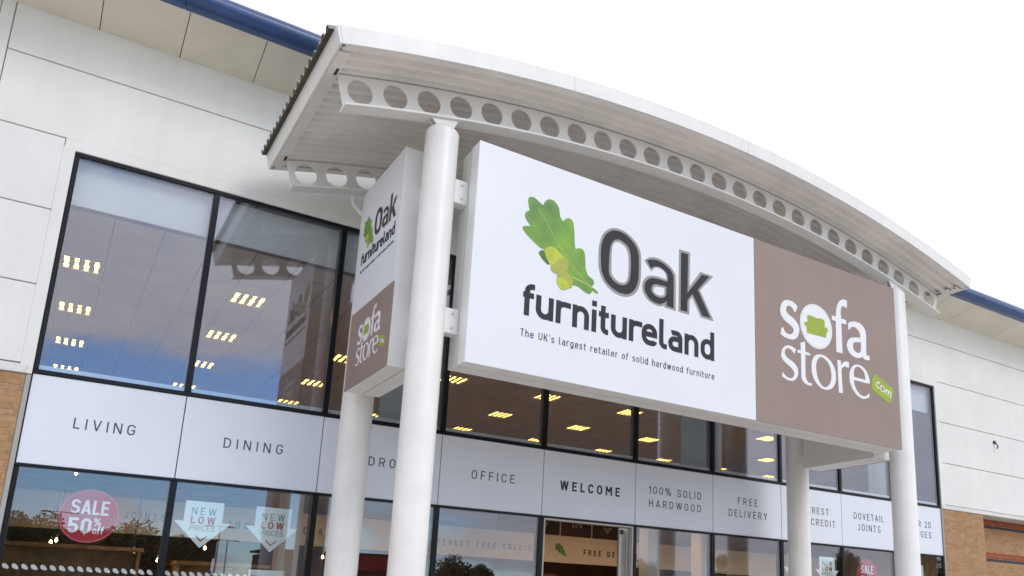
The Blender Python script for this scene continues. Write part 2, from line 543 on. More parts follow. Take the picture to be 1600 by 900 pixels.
def glyph(ch, W, t):
    l, x = t / 2, 0.72
    r = max(0.02, W / 2 - l)
    R, T = W - l, 1 - l
    q = min(r, 0.24)
    st = lambda *p: (list(p), False)
    cl = lambda *p: (list(p), True)
    dg = lambda p, e: ([p, e], None)          # straight stroke with level ends
    k_ = t * .56
    G = {
        'A': [dg((k_, 0), (W / 2, 1)), dg((W - k_, 0), (W / 2, 1)), st((W * .25, .27), (W * .75, .27))],
        'B': [cl((l, l), (l, T), (R, T, q), (R, .52, q), (l, .52)), st((W * .4, .52), (R, .52, q), (R, l, q), (l, l))],
        'C': [st((R, .70), (R, T, r), (l, T, r), (l, l, r), (R, l, r), (R, .30))],
        'D': [cl((l, l), (l, T), (R, T, min(r * 1.3, .32)), (R, l, min(r * 1.3, .32)))],
        'E': [st((W, T), (l, T), (l, l), (W, l)), st((l, .52), (W * .88, .52))],
        'F': [st((W, T), (l, T), (l, 0)), st((l, .51), (W * .88, .51))],
        'G': [st((R, .71), (R, T, r), (l, T, r), (l, l, r), (R, l, r), (R, .46), (W * .52, .46))],
        'H': [st((l, 0), (l, 1)), st((R, 0), (R, 1)), st((l, .51), (R, .51))],
        'I': [st((W / 2, 0), (W / 2, 1))],
        'J': [st((R, 1), (R, l, q), (l, l, q), (l, .22))],
        'K': [st((l, 0), (l, 1)), dg((W - k_ * 1.25, 1), (t * .9, .36)), dg((W * .44, .56), (W - k_ * 1.2, 0))],
        'L': [st((l, 1), (l, l), (W, l))],
        'M': [st((l, 0), (l, 1)), st((R, 0), (R, 1)), dg((k_, 1), (W / 2, .36)), dg((W - k_, 1), (W / 2, .36))],
        'N': [st((l, 0), (l, 1)), st((R, 0), (R, 1)), dg((k_, 1), (W - k_, 0))],
        'O': [cl((l, l, r), (l, T, r), (R, T, r), (R, l, r))],
        'P': [st((l, 0), (l, T), (R, T, q), (R, .43, q), (t, .43))],
        'R': [st((l, 0), (l, T), (R, T, q), (R, .46, q), (t, .46)), dg((W * .52, .47), (W - k_ * 1.05, 0))],
        'S': [st((R, .74), (R, T, q), (l, T, q), (l, .53, q), (R, .47, q), (R, l, q), (l, l, q), (l, .26))],
        'T': [st((0, T), (W, T)), st((W / 2, T), (W / 2, 0))],
        'U': [st((l, 1), (l, l, r), (R, l, r), (R, 1))],
        'V': [dg((k_, 1), (W / 2, 0)), dg((W - k_, 1), (W / 2, 0))],
        'W': [dg((k_, 1), (W * .28, 0)), dg((W / 2, 1), (W * .28, 0)), dg((W / 2, 1), (W * .72, 0)), dg((W - k_, 1), (W * .72, 0))],
        'Y': [dg((k_, 1), (W / 2, .42)), dg((W - k_, 1), (W / 2, .42)), st((W / 2, .47), (W / 2, 0))],
        '0': [cl((l, l, r), (l, T, r), (R, T, r), (R, l, r))],
        '1': [st((R, 0), (R, 1)), dg((R - l * .2, .98), (l * 1.2, .74))],
        '2': [st((l, .72), (l, T, r), (R, T, r), (R, .56, .12), (l * 1.3, l), (W, l))],
        '5': [st((W * .94, T), (l, T), (l, .50), (R, .60, q), (R, l, q), (l, l, q), (l, .25))],
        '%': [cl((l, .56, .1), (l, T, .1), (W * .36, T, .1), (W * .36, .56, .1)), cl((W * .64, l, .1), (W * .64, .44, .1), (R, .44, .1), (R, l, .1)),
              dg((W * .78, 1), (W * .22, 0))],
        "'": [st((W / 2, .80), (W / 2, 1))],
        'n': [st((l, 0), (l, x)), st((l, x * .5), (l, x - l, r), (R, x - l, r), (R, 0))],
        'u': [st((R, 0), (R, x)), st((l, x), (l, l, r), (R, l, r), (R, x * .5))],
        'r': [st((l, 0), (l, x)), st((l, x * .5), (l, x - l, min(.2, W * .6)), (W, x - l * 1.15))],
        'h': [st((l, 0), (l, 1)), st((l, x * .5), (l, x - l, r), (R, x - l, r), (R, 0))],
        'i': [st((W / 2, 0), (W / 2, x)), st((W / 2, .83), (W / 2, .83 + t * 1.05))],
        't': [st((W * .2 + l, .92), (W * .2 + l, l, .14), (W * .98, l)), st((0, x - l), (W, x - l))],
        'f': [st((W * .13 + l, 0), (W * .13 + l, T, .16), (W, T)), st((0, x - l), (W * .95, x - l))],
        'l': [st((l, 1), (l, l, .14), (W, l))],
        'd': [cl((l, l, r), (l, x - l, r), (R, x - l, r), (R, l, r)), st((R, 0), (R, 1))],
        'a': [st((l * 1.6, x - l * 1.2), (W * .3, x - l, .05), (R, x - l, r), (R, 0)), st((R, .43), (l, .43, .17), (l, l, .17), (R, l))],
        'e': [st((t * .6, .37), (R, .37)), st((R, .37 - l), (R, x - l, r), (l, x - l, r), (l, l, r), (R * .98, l, r * .8), (R, .17))],
        'g': [cl((l, l, r), (l, x - l, r), (R, x - l, r), (R, l, r)), st((R, x), (R, -.22 + l, r), (l * 1.4, -.22 + l))],
        'o': [cl((l, l, r), (l, x - l, r), (R, x - l, r), (R, l, r))],
        's': [st((R, x * .78), (R, x - l, .16), (l, x - l, .16), (l, x * .53, .16), (R, x * .47, .16), (R, l, .16), (l, l, .16), (l, x * .22))],
        'w': [dg((k_, x), (W * .28, 0)), dg((W / 2, x), (W * .28, 0)), dg((W / 2, x), (W * .72, 0)), dg((W - k_, x), (W * .72, 0))],
    }
    return G.get(ch, [])


def put_glyph(mb, ch, u, v, hgt, W, t, P, h, mi=0):
    """one glyph: u, v = lower left, hgt = capital height, W = outer width and t = weight in capital heights"""
    for k, (pts, closed) in enumerate(glyph(ch, W, t)):
        if closed is None:
            (xa, ya), (xb, yb) = pts
            hw_ = t / 2 * math.hypot(xb - xa, yb - ya) / max(1e-6, abs(yb - ya))
            line = pts
            L, Rr = [(xa - hw_, ya), (xb - hw_, yb)], [(xa + hw_, ya), (xb + hw_, yb)]
            if yb > ya:
                L, Rr = L, Rr
            closed = False
        else:
            line = fillet(pts, closed)
            L, Rr = ribbon(line, t, closed)
        n = len(line)
        top = h + 0.0006 * k
        vs, fs = [], []
        for a, b in zip(L, Rr):
            for (gx, gy), hh in ((a, top), (b, top), (a, 0.0), (b, 0.0)):
                vs.append(P(u + gx * hgt, v + gy * hgt, hh))
        for i in range(n if closed else n - 1):
            j = (i + 1) % n
            fs += [(4 * i + 1, 4 * j + 1, 4 * j, 4 * i), (4 * i, 4 * j, 4 * j + 2, 4 * i + 2), (4 * j + 1, 4 * i + 1, 4 * i + 3, 4 * j + 3)]
        if not closed:
            fs += [(0, 2, 3, 1), (4 * n - 4, 4 * n - 3, 4 * n - 1, 4 * n - 2)]
        mb.add(vs, fs, mi)


def text(mb, s, u0, u1, v, hgt, t, P, h=0.003, wide=1.0, mi=0, each=None):
    """a line of lettering fitted between u0 and u1 by its letter spacing"""
    ws = [(t if c in "I'i" else GW[c] * wide + (t - .1) * .35 * (0 if c in ' ' else 1)) for c in s]
    gap = ((u1 - u0) / hgt - sum(ws)) / max(1, len(s) - 1)
    u = u0
    for c, w in zip(s, ws):
        if each and c != ' ':            # one object for each letter
            q = MB()
            put_glyph(q, c, u, v, hgt, w, t, P, h)
            q.build('letter', each[0], each[1])
        else:
            put_glyph(mb, c, u, v, hgt, w, t, P, h, mi)
        u += (w + gap) * hgt


def stroke(mb, pts, t, P, h0, h1, mi=0, closed=False):
    L, R = ribbon(pts, t, closed)
    if closed:
        mb.prism([L, list(reversed(R))], P, h0, h1, mi)
    else:
        mb.prism([L + list(reversed(R))], P, h0, h1, mi)


def smooth_loop(pts, n=2, keep=0.55):
    """rounds a traced outline with a Catmull-Rom curve, leaving sharp corners sharp"""
    m = len(pts)
    out = []
    sharp = []
    for i in range(m):
        a, b, c = Vector(pts[i - 1]), Vector(pts[i]), Vector(pts[(i + 1) % m])
        d1, d2 = (b - a).normalized(), (c - b).normalized()
        sharp.append(d1.dot(d2) < keep)
    for i in range(m):
        p0, p1, p2, p3 = (Vector(pts[(i + k) % m]) for k in (-1, 0, 1, 2))
        if sharp[i]:
            p0 = p1
        if sharp[(i + 1) % m]:
            p3 = p2
        out.append(tuple(p1))
        if (p2 - p1).length < 0.012:
            continue
        for k in range(1, n + 1):
            s = k / (n + 1)
            q = 0.5 * ((2 * p1) + (p2 - p0) * s + (2 * p0 - 5 * p1 + 4 * p2 - p3) * s * s + (3 * p1 - p0 - 3 * p2 + p3) * s ** 3)
            out.append(tuple(q))
    return out


# traced print of the sign: u to the right, v up, from the lower left corner of its face
LOGO={
 'leaf':[(0.71,2.28),(0.749,2.313),(0.805,2.313),(0.872,2.277),(0.926,2.25),(0.951,2.306),(0.982,2.344),(1.019,2.363),(1.076,2.363),(1.126,2.33),(1.163,2.278),(1.173,2.218),(1.192,2.161),(1.232,2.119),(1.265,2.161),(1.307,2.188),(1.35,2.183),(1.383,2.146),(1.4,2.079),(1.411,1.956),(1.42,1.851),(1.436,1.788),(1.47,1.811),(1.509,1.822),(1.549,1.81),(1.575,1.769),(1.588,1.683),(1.598,1.578),(1.627,1.497),(1.662,1.467),(1.713,1.444),(1.734,1.409),(1.728,1.371),(1.701,1.342),(1.738,1.321),(1.809,1.285),(1.784,1.256),(1.715,1.285),(1.697,1.252),(1.668,1.228),(1.632,1.23),(1.553,1.258),(1.493,1.287),(1.444,1.292),(1.406,1.282),(1.344,1.372),(1.168,1.465),(1.053,1.504),(0.975,1.651),(0.924,1.66),(0.838,1.706),(0.762,1.753),(0.696,1.803),(0.657,1.847),(0.652,1.868),(0.681,1.894),(0.762,1.913),(0.723,1.959),(0.684,2.008),(0.677,2.058),(0.697,2.094),(0.738,2.119),(0.719,2.194)],
 'leaf_back':[(0.972,1.638),(0.926,1.631),(0.899,1.605),(0.904,1.577),(0.96,1.514),(1.037,1.465),(1.09,1.514)],
 'nut1':[(0.985,1.668),(1.015,1.699),(1.07,1.722),(1.127,1.716),(1.196,1.682),(1.255,1.646),(1.275,1.616),(1.219,1.584),(1.146,1.529),(1.089,1.459),(1.044,1.502),(0.997,1.576),(0.982,1.624)],
 'cup1':[(1.089,1.459),(1.128,1.516),(1.191,1.576),(1.266,1.614),(1.315,1.592),(1.336,1.545),(1.329,1.481),(1.284,1.426),(1.219,1.392),(1.144,1.381),(1.096,1.403),(1.08,1.428)],
 'cup2':[(1.174,1.345),(1.2,1.395),(1.255,1.427),(1.322,1.432),(1.371,1.405),(1.403,1.351),(1.411,1.301),(1.398,1.254),(1.36,1.228),(1.348,1.285),(1.298,1.334),(1.231,1.351)],
 'nut2':[(1.175,1.328),(1.231,1.35),(1.298,1.334),(1.348,1.285),(1.356,1.235),(1.323,1.206),(1.267,1.187),(1.218,1.21),(1.182,1.261)],
 'vein':[(1.701,1.329),(1.576,1.404),(1.455,1.496),(1.334,1.597),(1.222,1.725),(1.11,1.87),(0.989,2.029),(0.848,2.199)],
 'vein2':[(1.708,1.322),(1.577,1.366),(1.391,1.397)],
 'O_g':[(1.795,1.686),(1.79,1.821),(1.801,1.962),(1.829,2.074),(1.884,2.168),(1.96,2.23),(2.038,2.262),(2.127,2.27),(2.228,2.25),(2.321,2.205),(2.404,2.14),(2.461,2.058),(2.484,1.957),(2.488,1.782),(2.483,1.623),(2.454,1.511),(2.401,1.42),(2.323,1.358),(2.234,1.328),(2.136,1.326),(2.028,1.354),(1.929,1.415),(1.86,1.491),(1.814,1.589)],
 'O_gh':[(2.004,1.621),(1.997,1.826),(2.004,1.967),(2.026,2.034),(2.07,2.072),(2.123,2.079),(2.194,2.054),(2.245,2.007),(2.271,1.935),(2.281,1.815),(2.28,1.693),(2.27,1.603),(2.244,1.545),(2.199,1.516),(2.14,1.51),(2.081,1.53),(2.031,1.568)],
 'O_d':[(1.833,1.696),(1.825,1.831),(1.833,1.962),(1.862,2.066),(1.914,2.15),(1.981,2.205),(2.049,2.23),(2.132,2.234),(2.225,2.213),(2.311,2.167),(2.384,2.104),(2.427,2.031),(2.446,1.929),(2.449,1.772),(2.443,1.63),(2.415,1.522),(2.37,1.447),(2.302,1.387),(2.229,1.364),(2.135,1.364),(2.037,1.391),(1.948,1.445),(1.888,1.515),(1.846,1.606)],
 'O_dh':[(1.961,1.61),(1.96,1.816),(1.973,1.967),(2.002,2.044),(2.053,2.097),(2.112,2.114),(2.203,2.092),(2.27,2.04),(2.303,1.961),(2.316,1.824),(2.314,1.693),(2.302,1.594),(2.268,1.525),(2.21,1.485),(2.141,1.476),(2.068,1.492),(2.003,1.535)],
 'a_g':[(2.542,1.929),(2.603,1.984),(2.686,2.017),(2.78,2.023),(2.897,1.997),(3.005,1.944),(3.06,1.886),(3.089,1.812),(3.094,1.325),(2.901,1.335),(2.896,1.358),(2.823,1.332),(2.74,1.336),(2.636,1.363),(2.564,1.416),(2.521,1.492),(2.513,1.56),(2.538,1.645),(2.588,1.702),(2.66,1.738),(2.774,1.753),(2.926,1.744),(2.921,1.805),(2.895,1.852),(2.846,1.879),(2.782,1.885),(2.72,1.869),(2.665,1.805)],
 'a_gh':[(2.705,1.52),(2.705,1.555),(2.725,1.587),(2.777,1.608),(2.892,1.614),(2.894,1.531),(2.873,1.503),(2.821,1.486),(2.758,1.489)],
 'a_d':[(2.583,1.94),(2.645,1.97),(2.718,1.986),(2.812,1.983),(2.919,1.948),(2.995,1.905),(3.039,1.844),(3.05,1.784),(3.055,1.356),(2.934,1.363),(2.933,1.434),(2.885,1.393),(2.812,1.361),(2.729,1.363),(2.646,1.392),(2.587,1.448),(2.551,1.517),(2.56,1.598),(2.599,1.661),(2.671,1.705),(2.775,1.718),(2.94,1.716),(2.95,1.767),(2.932,1.835),(2.867,1.877),(2.793,1.901),(2.719,1.887),(2.678,1.862),(2.658,1.844)],
 'a_dh':[(2.668,1.52),(2.669,1.564),(2.693,1.609),(2.745,1.636),(2.924,1.641),(2.925,1.538),(2.901,1.488),(2.842,1.456),(2.779,1.455),(2.713,1.473)],
 'k_g':[(3.147,2.262),(3.348,2.265),(3.338,1.738),(3.538,2.019),(3.785,2.013),(3.53,1.74),(3.79,1.329),(3.551,1.335),(3.385,1.605),(3.34,1.53),(3.336,1.326),(3.146,1.327)],
 'k_d':[(3.182,2.223),(3.308,2.226),(3.301,1.639),(3.567,1.985),(3.704,1.987),(3.489,1.735),(3.726,1.362),(3.575,1.364),(3.396,1.649),(3.302,1.539),(3.297,1.359),(3.18,1.358)],
 's1':[(5.512,1.954),(5.467,1.852),(5.43,1.853),(5.407,1.894),(5.361,1.921),(5.306,1.922),(5.268,1.89),(5.257,1.846),(5.274,1.801),(5.329,1.772),(5.42,1.737),(5.493,1.683),(5.534,1.623),(5.535,1.554),(5.504,1.471),(5.446,1.413),(5.371,1.386),(5.27,1.384),(5.18,1.402),(5.126,1.425),(5.156,1.54),(5.193,1.537),(5.215,1.492),(5.264,1.461),(5.328,1.461),(5.384,1.487),(5.413,1.534),(5.396,1.579),(5.342,1.615),(5.242,1.655),(5.17,1.708),(5.136,1.769),(5.134,1.838),(5.158,1.913),(5.206,1.973),(5.281,2.009),(5.364,2.015),(5.448,1.995)],
 'disc':[(5.562,1.754),(5.574,1.841),(5.606,1.926),(5.666,2.001),(5.745,2.051),(5.842,2.076),(5.959,2.072),(6.066,2.039),(6.162,1.975),(6.228,1.903),(6.27,1.826),(6.289,1.73),(6.273,1.612),(6.228,1.502),(6.164,1.426),(6.083,1.374),(6.004,1.354),(5.889,1.356),(5.775,1.388),(5.691,1.441),(5.628,1.511),(5.584,1.606),(5.565,1.685)],
 'sofa':[(5.717,1.831),(5.737,1.857),(5.776,1.869),(5.853,1.869),(5.93,1.854),(5.989,1.867),(6.058,1.873),(6.106,1.855),(6.12,1.815),(6.113,1.742),(6.141,1.748),(6.176,1.734),(6.188,1.701),(6.166,1.668),(6.15,1.657),(6.142,1.573),(5.706,1.566),(5.695,1.672),(5.663,1.679),(5.651,1.704),(5.665,1.733),(5.704,1.747),(5.732,1.748)],
 'f1':[(6.674,2.328),(6.666,2.193),(6.63,2.199),(6.593,2.209),(6.547,2.195),(6.52,2.152),(6.509,2.069),(6.515,1.982),(6.634,1.982),(6.637,1.907),(6.514,1.902),(6.518,1.39),(6.371,1.389),(6.383,1.909),(6.292,1.911),(6.296,1.987),(6.389,1.986),(6.397,2.072),(6.423,2.166),(6.468,2.25),(6.533,2.307),(6.606,2.332)],
 'a1':[(6.681,1.939),(6.741,1.974),(6.826,2.0),(6.921,2.006),(7.015,1.983),(7.086,1.931),(7.113,1.863),(7.112,1.759),(7.1,1.506),(7.119,1.473),(7.177,1.48),(7.178,1.407),(7.113,1.391),(7.04,1.399),(7.0,1.43),(6.934,1.397),(6.86,1.381),(6.768,1.396),(6.688,1.438),(6.641,1.501),(6.63,1.564),(6.659,1.635),(6.713,1.685),(6.788,1.717),(6.968,1.751),(6.967,1.802),(6.933,1.861),(6.872,1.897),(6.799,1.901),(6.735,1.873),(6.722,1.838),(6.681,1.833)],
 'a1h':[(6.779,1.572),(6.792,1.619),(6.835,1.647),(6.977,1.672),(6.969,1.538),(6.94,1.489),(6.887,1.471),(6.825,1.487),(6.786,1.523)],
 's2':[(5.452,1.247),(5.418,1.16),(5.393,1.184),(5.342,1.219),(5.274,1.228),(5.23,1.202),(5.209,1.16),(5.219,1.111),(5.269,1.07),(5.354,1.043),(5.438,0.995),(5.479,0.94),(5.488,0.878),(5.466,0.81),(5.412,0.75),(5.351,0.724),(5.258,0.723),(5.174,0.745),(5.138,0.763),(5.16,0.836),(5.184,0.803),(5.242,0.77),(5.31,0.759),(5.362,0.779),(5.397,0.817),(5.399,0.868),(5.366,0.912),(5.291,0.955),(5.19,1.005),(5.141,1.058),(5.135,1.12),(5.162,1.195),(5.223,1.252),(5.301,1.277),(5.378,1.271)],
 't2':[(5.556,1.371),(5.658,1.415),(5.657,1.25),(5.769,1.239),(5.765,1.203),(5.656,1.204),(5.648,0.882),(5.666,0.809),(5.709,0.765),(5.788,0.76),(5.783,0.727),(5.698,0.719),(5.62,0.743),(5.569,0.791),(5.555,0.865),(5.562,1.198),(5.485,1.202),(5.49,1.248),(5.56,1.247)],
 'o2':[(5.788,1.049),(5.803,1.13),(5.842,1.195),(5.898,1.242),(5.971,1.267),(6.063,1.272),(6.162,1.245),(6.243,1.195),(6.304,1.121),(6.337,1.035),(6.335,0.929),(6.308,0.846),(6.249,0.77),(6.173,0.731),(6.091,0.714),(6.001,0.721),(5.921,0.758),(5.852,0.817),(5.808,0.892),(5.788,0.972)],
 'o2h':[(5.889,1.042),(5.902,1.123),(5.941,1.189),(5.997,1.23),(6.06,1.225),(6.132,1.193),(6.194,1.133),(6.226,1.054),(6.234,0.95),(6.207,0.854),(6.149,0.785),(6.084,0.754),(6.021,0.763),(5.96,0.81),(5.918,0.88),(5.895,0.966)],
 'r2':[(6.386,1.258),(6.471,1.261),(6.472,1.179),(6.527,1.243),(6.595,1.272),(6.665,1.269),(6.656,1.171),(6.608,1.178),(6.551,1.178),(6.502,1.145),(6.476,1.087),(6.488,0.729),(6.394,0.72)],
 'e2':[(7.147,0.997),(6.76,0.993),(6.775,0.915),(6.827,0.831),(6.901,0.777),(6.978,0.761),(7.057,0.78),(7.13,0.836),(7.126,0.775),(7.054,0.734),(6.965,0.715),(6.86,0.737),(6.767,0.794),(6.696,0.881),(6.663,0.975),(6.663,1.068),(6.693,1.154),(6.745,1.217),(6.815,1.26),(6.894,1.273),(6.991,1.257),(7.076,1.205),(7.13,1.127),(7.155,1.05)],
 'e2h':[(6.773,1.048),(6.768,1.114),(6.791,1.186),(6.842,1.229),(6.911,1.235),(6.978,1.207),(7.033,1.15),(7.052,1.045)],
 'tag':[(7.252,1.163),(7.314,1.185),(7.732,1.028),(7.756,0.991),(7.669,0.756),(7.626,0.743),(7.214,0.898),(7.183,0.947)],
 'com_c':[(7.411,1.041),(7.376,1.066),(7.33,1.047),(7.315,1.004),(7.349,0.969),(7.393,0.964)],
 'com_o':[(7.416,0.98),(7.45,1.018),(7.498,1.006),(7.524,0.958),(7.491,0.918),(7.443,0.93),(7.416,0.98)],
 'com_m1':[(7.545,0.884),(7.565,0.983)],
 'com_m2':[(7.558,0.943),(7.589,0.969),(7.616,0.953),(7.601,0.866)],
 'com_m3':[(7.609,0.918),(7.649,0.952),(7.68,0.93),(7.659,0.84)],
 'string':[(7.153,1.172),(7.208,1.093),(7.255,1.061)],
}
# ---------------------------------------------------------------- ground
GZ = -H
gm = MB().box(-700, 700, -900, 700, GZ - 0.3, GZ)
gm.build('ground', ASPHALT, kind='structure')
pv = MB().box(-60, 80, -26.0, -0.4, GZ + 0.004, GZ + 0.12)
pv.build('pavement', PAVE, kind='structure')

# ---------------------------------------------------------------- the retail building
XL, XR = -7.0, 31.0
J = [0.0, 1.915, 3.931, 5.968, 8.004, 10.111, 12.133, 14.146, 16.14, 18.075, 20.0]
bld = empty('retail_building', (10.0, 0.3, GZ),
            'pale clad retail building with dark framed glass shop front, blue gutter and buff brick base', 'building')
# backing behind the cladding (keeps the shop dark where there is no glass)
bk = MB()
bk.box(XL, -0.005, 0.0, 0.18, GZ, 5.5)
bk.box(20.005, 21.9, 0.0, 0.18, GZ, 5.5)
bk.box(21.9, XR, 0.0, 0.18, 0.06, 5.5)
bk.box(-0.005, 20.005, 0.0, 0.18, 3.335, 5.5)
bk.build('backing_wall', DARKGAP, bld)
g = 0.008
rows = [(0.112, 1.237, CLAD_RIB), (1.237, 2.353, CLAD_RIB), (2.353, 3.472, CLAD_RIB)]
for z0, z1, m in rows:
    MB().bbox((-1.05, -0.149, -0.06, -0.002, z0 + g, z1 - g), 0.006).build('cladding_panel', m, bld)
    MB().bbox((XL, -1.2, -0.06, -0.002, z0 + g, z1 - g), 0.006).build('cladding_panel', m, bld)
    MB().bbox((20.149, XR, -0.06, -0.002, z0 + g, z1 - g), 0.006).build('cladding_panel', CLAD, bld)
for z0, z1 in ((3.472, 4.575), (4.575, 5.33)):
    MB().bbox((-1.02, XR, -0.06, -0.002, z0 + g, z1 - (0 if z1 > 5 else g)), 0.006).build('cladding_panel', CLAD, bld)
    MB().bbox((XL, -1.2, -0.06, -0.002, z0 + g, z1 - (0 if z1 > 5 else g)), 0.006).build('cladding_panel', CLAD, bld)
MB().bbox((-1.19, -1.03, -0.074, -0.003, 0.0, 5.33), 0.012).build('cover_strip', CLAD, bld)
# foot strip of the cladding above the bricks
MB().bbox((XL, -0.062, -0.075, 0.0, -0.025, 0.10), 0.01).build('drip_flashing', TRIM, bld)
MB().bbox((20.03, XR, -0.075, 0.0, 0.0, 0.105), 0.01).build('drip_flashing', TRIM, bld)
# trims round the glazing
MB().bbox((-0.1485, -0.004, -0.0625, 0.02, -0.02, 3.352), 0.003).build('window_trim', CLAD, bld)
MB().bbox((-0.062, -0.004, -0.05, 0.02, GZ, -0.03), 0.006).build('window_trim', mat('grey_trim', (0.40, 0.40, 0.38), 0.5), bld)
MB().bbox((20.004, 20.1485, -0.0625, 0.02, -0.0, 3.352), 0.003).build('window_trim', CLAD, bld)
MB().bbox((20.004, 20.05, -0.05, 0.02, GZ, -0.005), 0.006).build('window_trim', MATS['grey_trim'], bld)
MB().bbox((-0.14, 20.14, -0.064, 0.03, 3.318, 3.4815), 0.003).build('head_flashing', CLAD, bld)

# frames: mullions, transoms, lettered panels, panes
for i, x in enumerate(J):
    a, b = (x, x + .06) if i == 0 else (x - .06, x) if i == 10 else (x - .045, x + .045)
    MB().bbox((a, b, -0.03, 0.14, 0.068, 3.262), 0.006).build('mullion', BLACKF, bld)
    MB().bbox((a, b, -0.03, 0.14, GZ, -1.262), 0.006).build('mullion', BLACKF, bld)
for z0, z1 in ((0.004, 0.066), (-1.284 + 0.024, -1.222), (3.264, 3.316), (GZ + .02, GZ + .12)):
    MB().bbox((0.0, 20.0, -0.034, 0.145, z0, z1), 0.006).build('transom', BLACKF, bld)
MB().box(0.0, 20.0, 0.021, 0.14, -1.22, 0.002).build('spandrel_backing', BLACKF, bld)

PF = lambda u, v, h: (u, -0.0155 - h, v)
BAND = [
    ('LIVING', [('LIVING', .573, 1.324, -.678, .150, .118)]),
    ('DINING', [('DINING', 2.50, 3.355, -.690, .150, .118)]),
    ('BEDROOM', [('BEDROOM', 4.375, 5.545, -.692, .150, .118)]),
    ('OFFICE', [('OFFICE', 6.561, 7.412, -.704, .156, .118)]),
    ('WELCOME', [('WELCOME', 8.372, 9.733, -.712, .176, .185)]),
    ('100% SOLID HARDWOOD', [('100% SOLID', 10.438, 11.808, -.568, .150, .118), ('HARDWOOD', 10.452, 11.80, -.832, .148, .118)]),
    ('FREE DELIVERY', [('FREE', 12.841, 13.42, -.562, .150, .118), ('DELIVERY', 12.574, 13.706, -.832, .152, .118)]),
    ('INTEREST FREE CREDIT', [('INTEREST', 14.60, 15.69, -.556, .150, .118), ('FREE CREDIT', 14.38, 15.90, -.820, .150, .118)]),
    ('DOVETAIL JOINTS', [('DOVETAIL', 16.573, 17.667, -.553, .155, .118), ('JOINTS', 16.702, 17.53, -.820, .160, .118)]),
    ('OVER 20 RANGES', [('OVER 20', 18.55, 19.534, -.552, .160, .118), ('RANGES', 18.57, 19.534, -.810, .160, .118)]),
]
for i, (words, lines) in enumerate(BAND):
    x0, x1 = J[i] + (.012 if i == 0 else .007), J[i + 1] - (.012 if i == 9 else .007)
    p = MB().bbox((x0, x1, -0.0155, 0.02, -1.218, 0.0), 0.004).build('spandrel_panel', SPAN, bld, label='white panel lettered ' + words)
    for (s, u0, u1, v, hg, t) in lines:
        text(None, s, u0, u1, v, hg, t, PF, 0.0025, 1.18, each=(INK if i == 4 else INKL, p))


def dots(pane, x0, x1, first):
    """row of small leaf-shaped safety marks on a pane"""
    x = x0 + first
    while x < x1:
        d = MB()
        lp = [(x - .040, -2.535), (x - .030, -2.52), (x - .005, -2.522), (x + .022, -2.545), (x + .040, -2.575), (x + .030, -2.592),
              (x + .008, -2.588), (x - .022, -2.578), (x - .036, -2.56)]
        d.prism([lp], lambda u, v, h: (u, 0.0335 - h, v), 0.0, 0.002)
        d.build('safety_mark', PRINTW, pane)
        x += .1045


for i in range(10):
    a = J[i] + (.055 if i == 0 else .04)
    b = J[i + 1] - (.055 if i == 9 else .04)
    MB().box(a, b, 0.0, 0.026, 0.06, 3.27).build('upper_pane', GLASS_UP, bld)
    if i != 4:
        pane = MB().box(a, b, 0.0, 0.026, GZ + .1, -1.255).build('shop_pane', GLASS_LO, bld)
        if i < 2:
            dots(pane, a + .03, b - .03, .03)
    MB().box(a, b, 0.045, 0.075, 0.07, 0.142).build('sill_board', BLINDM, bld)
# pale bulkhead closing the ceiling edge behind the glass
for i in range(10):
    MB().box(J[i] + (.06 if i == 0 else .046), J[i + 1] - (.06 if i == 9 else .046), 0.146, 0.17, 2.585, 3.33).build('bulkhead_board', BLINDM, bld)

# entrance under WELCOME: slim frame, a parked sliding leaf at the right
MB().box(8.052, 8.078, -0.04, 0.12, GZ + .12, -1.262).build('door_frame', mat('pale_door_frame', (0.55, 0.53, 0.49), 0.4), bld)
MB().box(10.036, 10.062, -0.04, 0.12, GZ + .12, -1.262).build('door_frame', MATS['pale_door_frame'], bld)
MB().box(8.08, 10.034, -0.04, 0.12, -1.288, -1.263).build('door_frame', MATS['pale_door_frame'], bld)
leaf = MB()
leaf.box(9.79, 9.85, 0.05, 0.10, GZ + .12, -1.30)
leaf.box(9.96, 10.03, 0.05, 0.10, GZ + .12, -1.30)
leaf.box(9.852, 9.958, 0.05, 0.10, -1.36, -1.30)
leaf.box(9.852, 9.958, 0.05, 0.10, GZ + .12, GZ + .25)
lf = leaf.build('sliding_door', ALU, bld)
MB().box(9.85, 9.96, 0.07, 0.08, GZ + .25, -1.36).build('pane', mat('door_leaf_panel', (0.30, 0.29, 0.27), 0.4), lf)
MB().tube([(9.845, 0.03, -1.42), (9.845, 0.03, -1.34)], .03, 10).build('door_sensor', DARKPL, lf)

# eaves: boards sloping up to a rounded blue gutter
SB = MB()
for k in range(-6, 29):
    x0 = 1.0905 * k
    e = MB()
    e.hexa([(x0 + .006, -1.07, 5.535), (x0 + 1.0845, -1.07, 5.535), (x0 + 1.0845, -0.061, 5.325), (x0 + .006, -0.061, 5.325),
            (x0 + .006, -1.07, 5.575), (x0 + 1.0845, -1.07, 5.575), (x0 + 1.0845, -0.061, 5.365), (x0 + .006, -0.061, 5.365)])
    e.build('eaves_board', EAVES, bld)
MB().hexa([(XL, -1.07, 5.58), (XR, -1.07, 5.58), (XR, -0.02, 5.37), (XL, -0.02, 5.37),
           (XL, -1.07, 5.60), (XR, -1.07, 5.60), (XR, -0.02, 5.39), (XL, -0.02, 5.39)]).build('eaves_backing', DARKGAP, bld)
gp = [(-1.055, 5.50), (-1.075, 5.495), (-1.12, 5.50)]
for k in range(15):
    an = math.radians(-95 - k * (165 / 14))
    gp.append((-1.14 + .165 * math.cos(an) * 1.0, 5.672 + .168 * math.sin(an)))
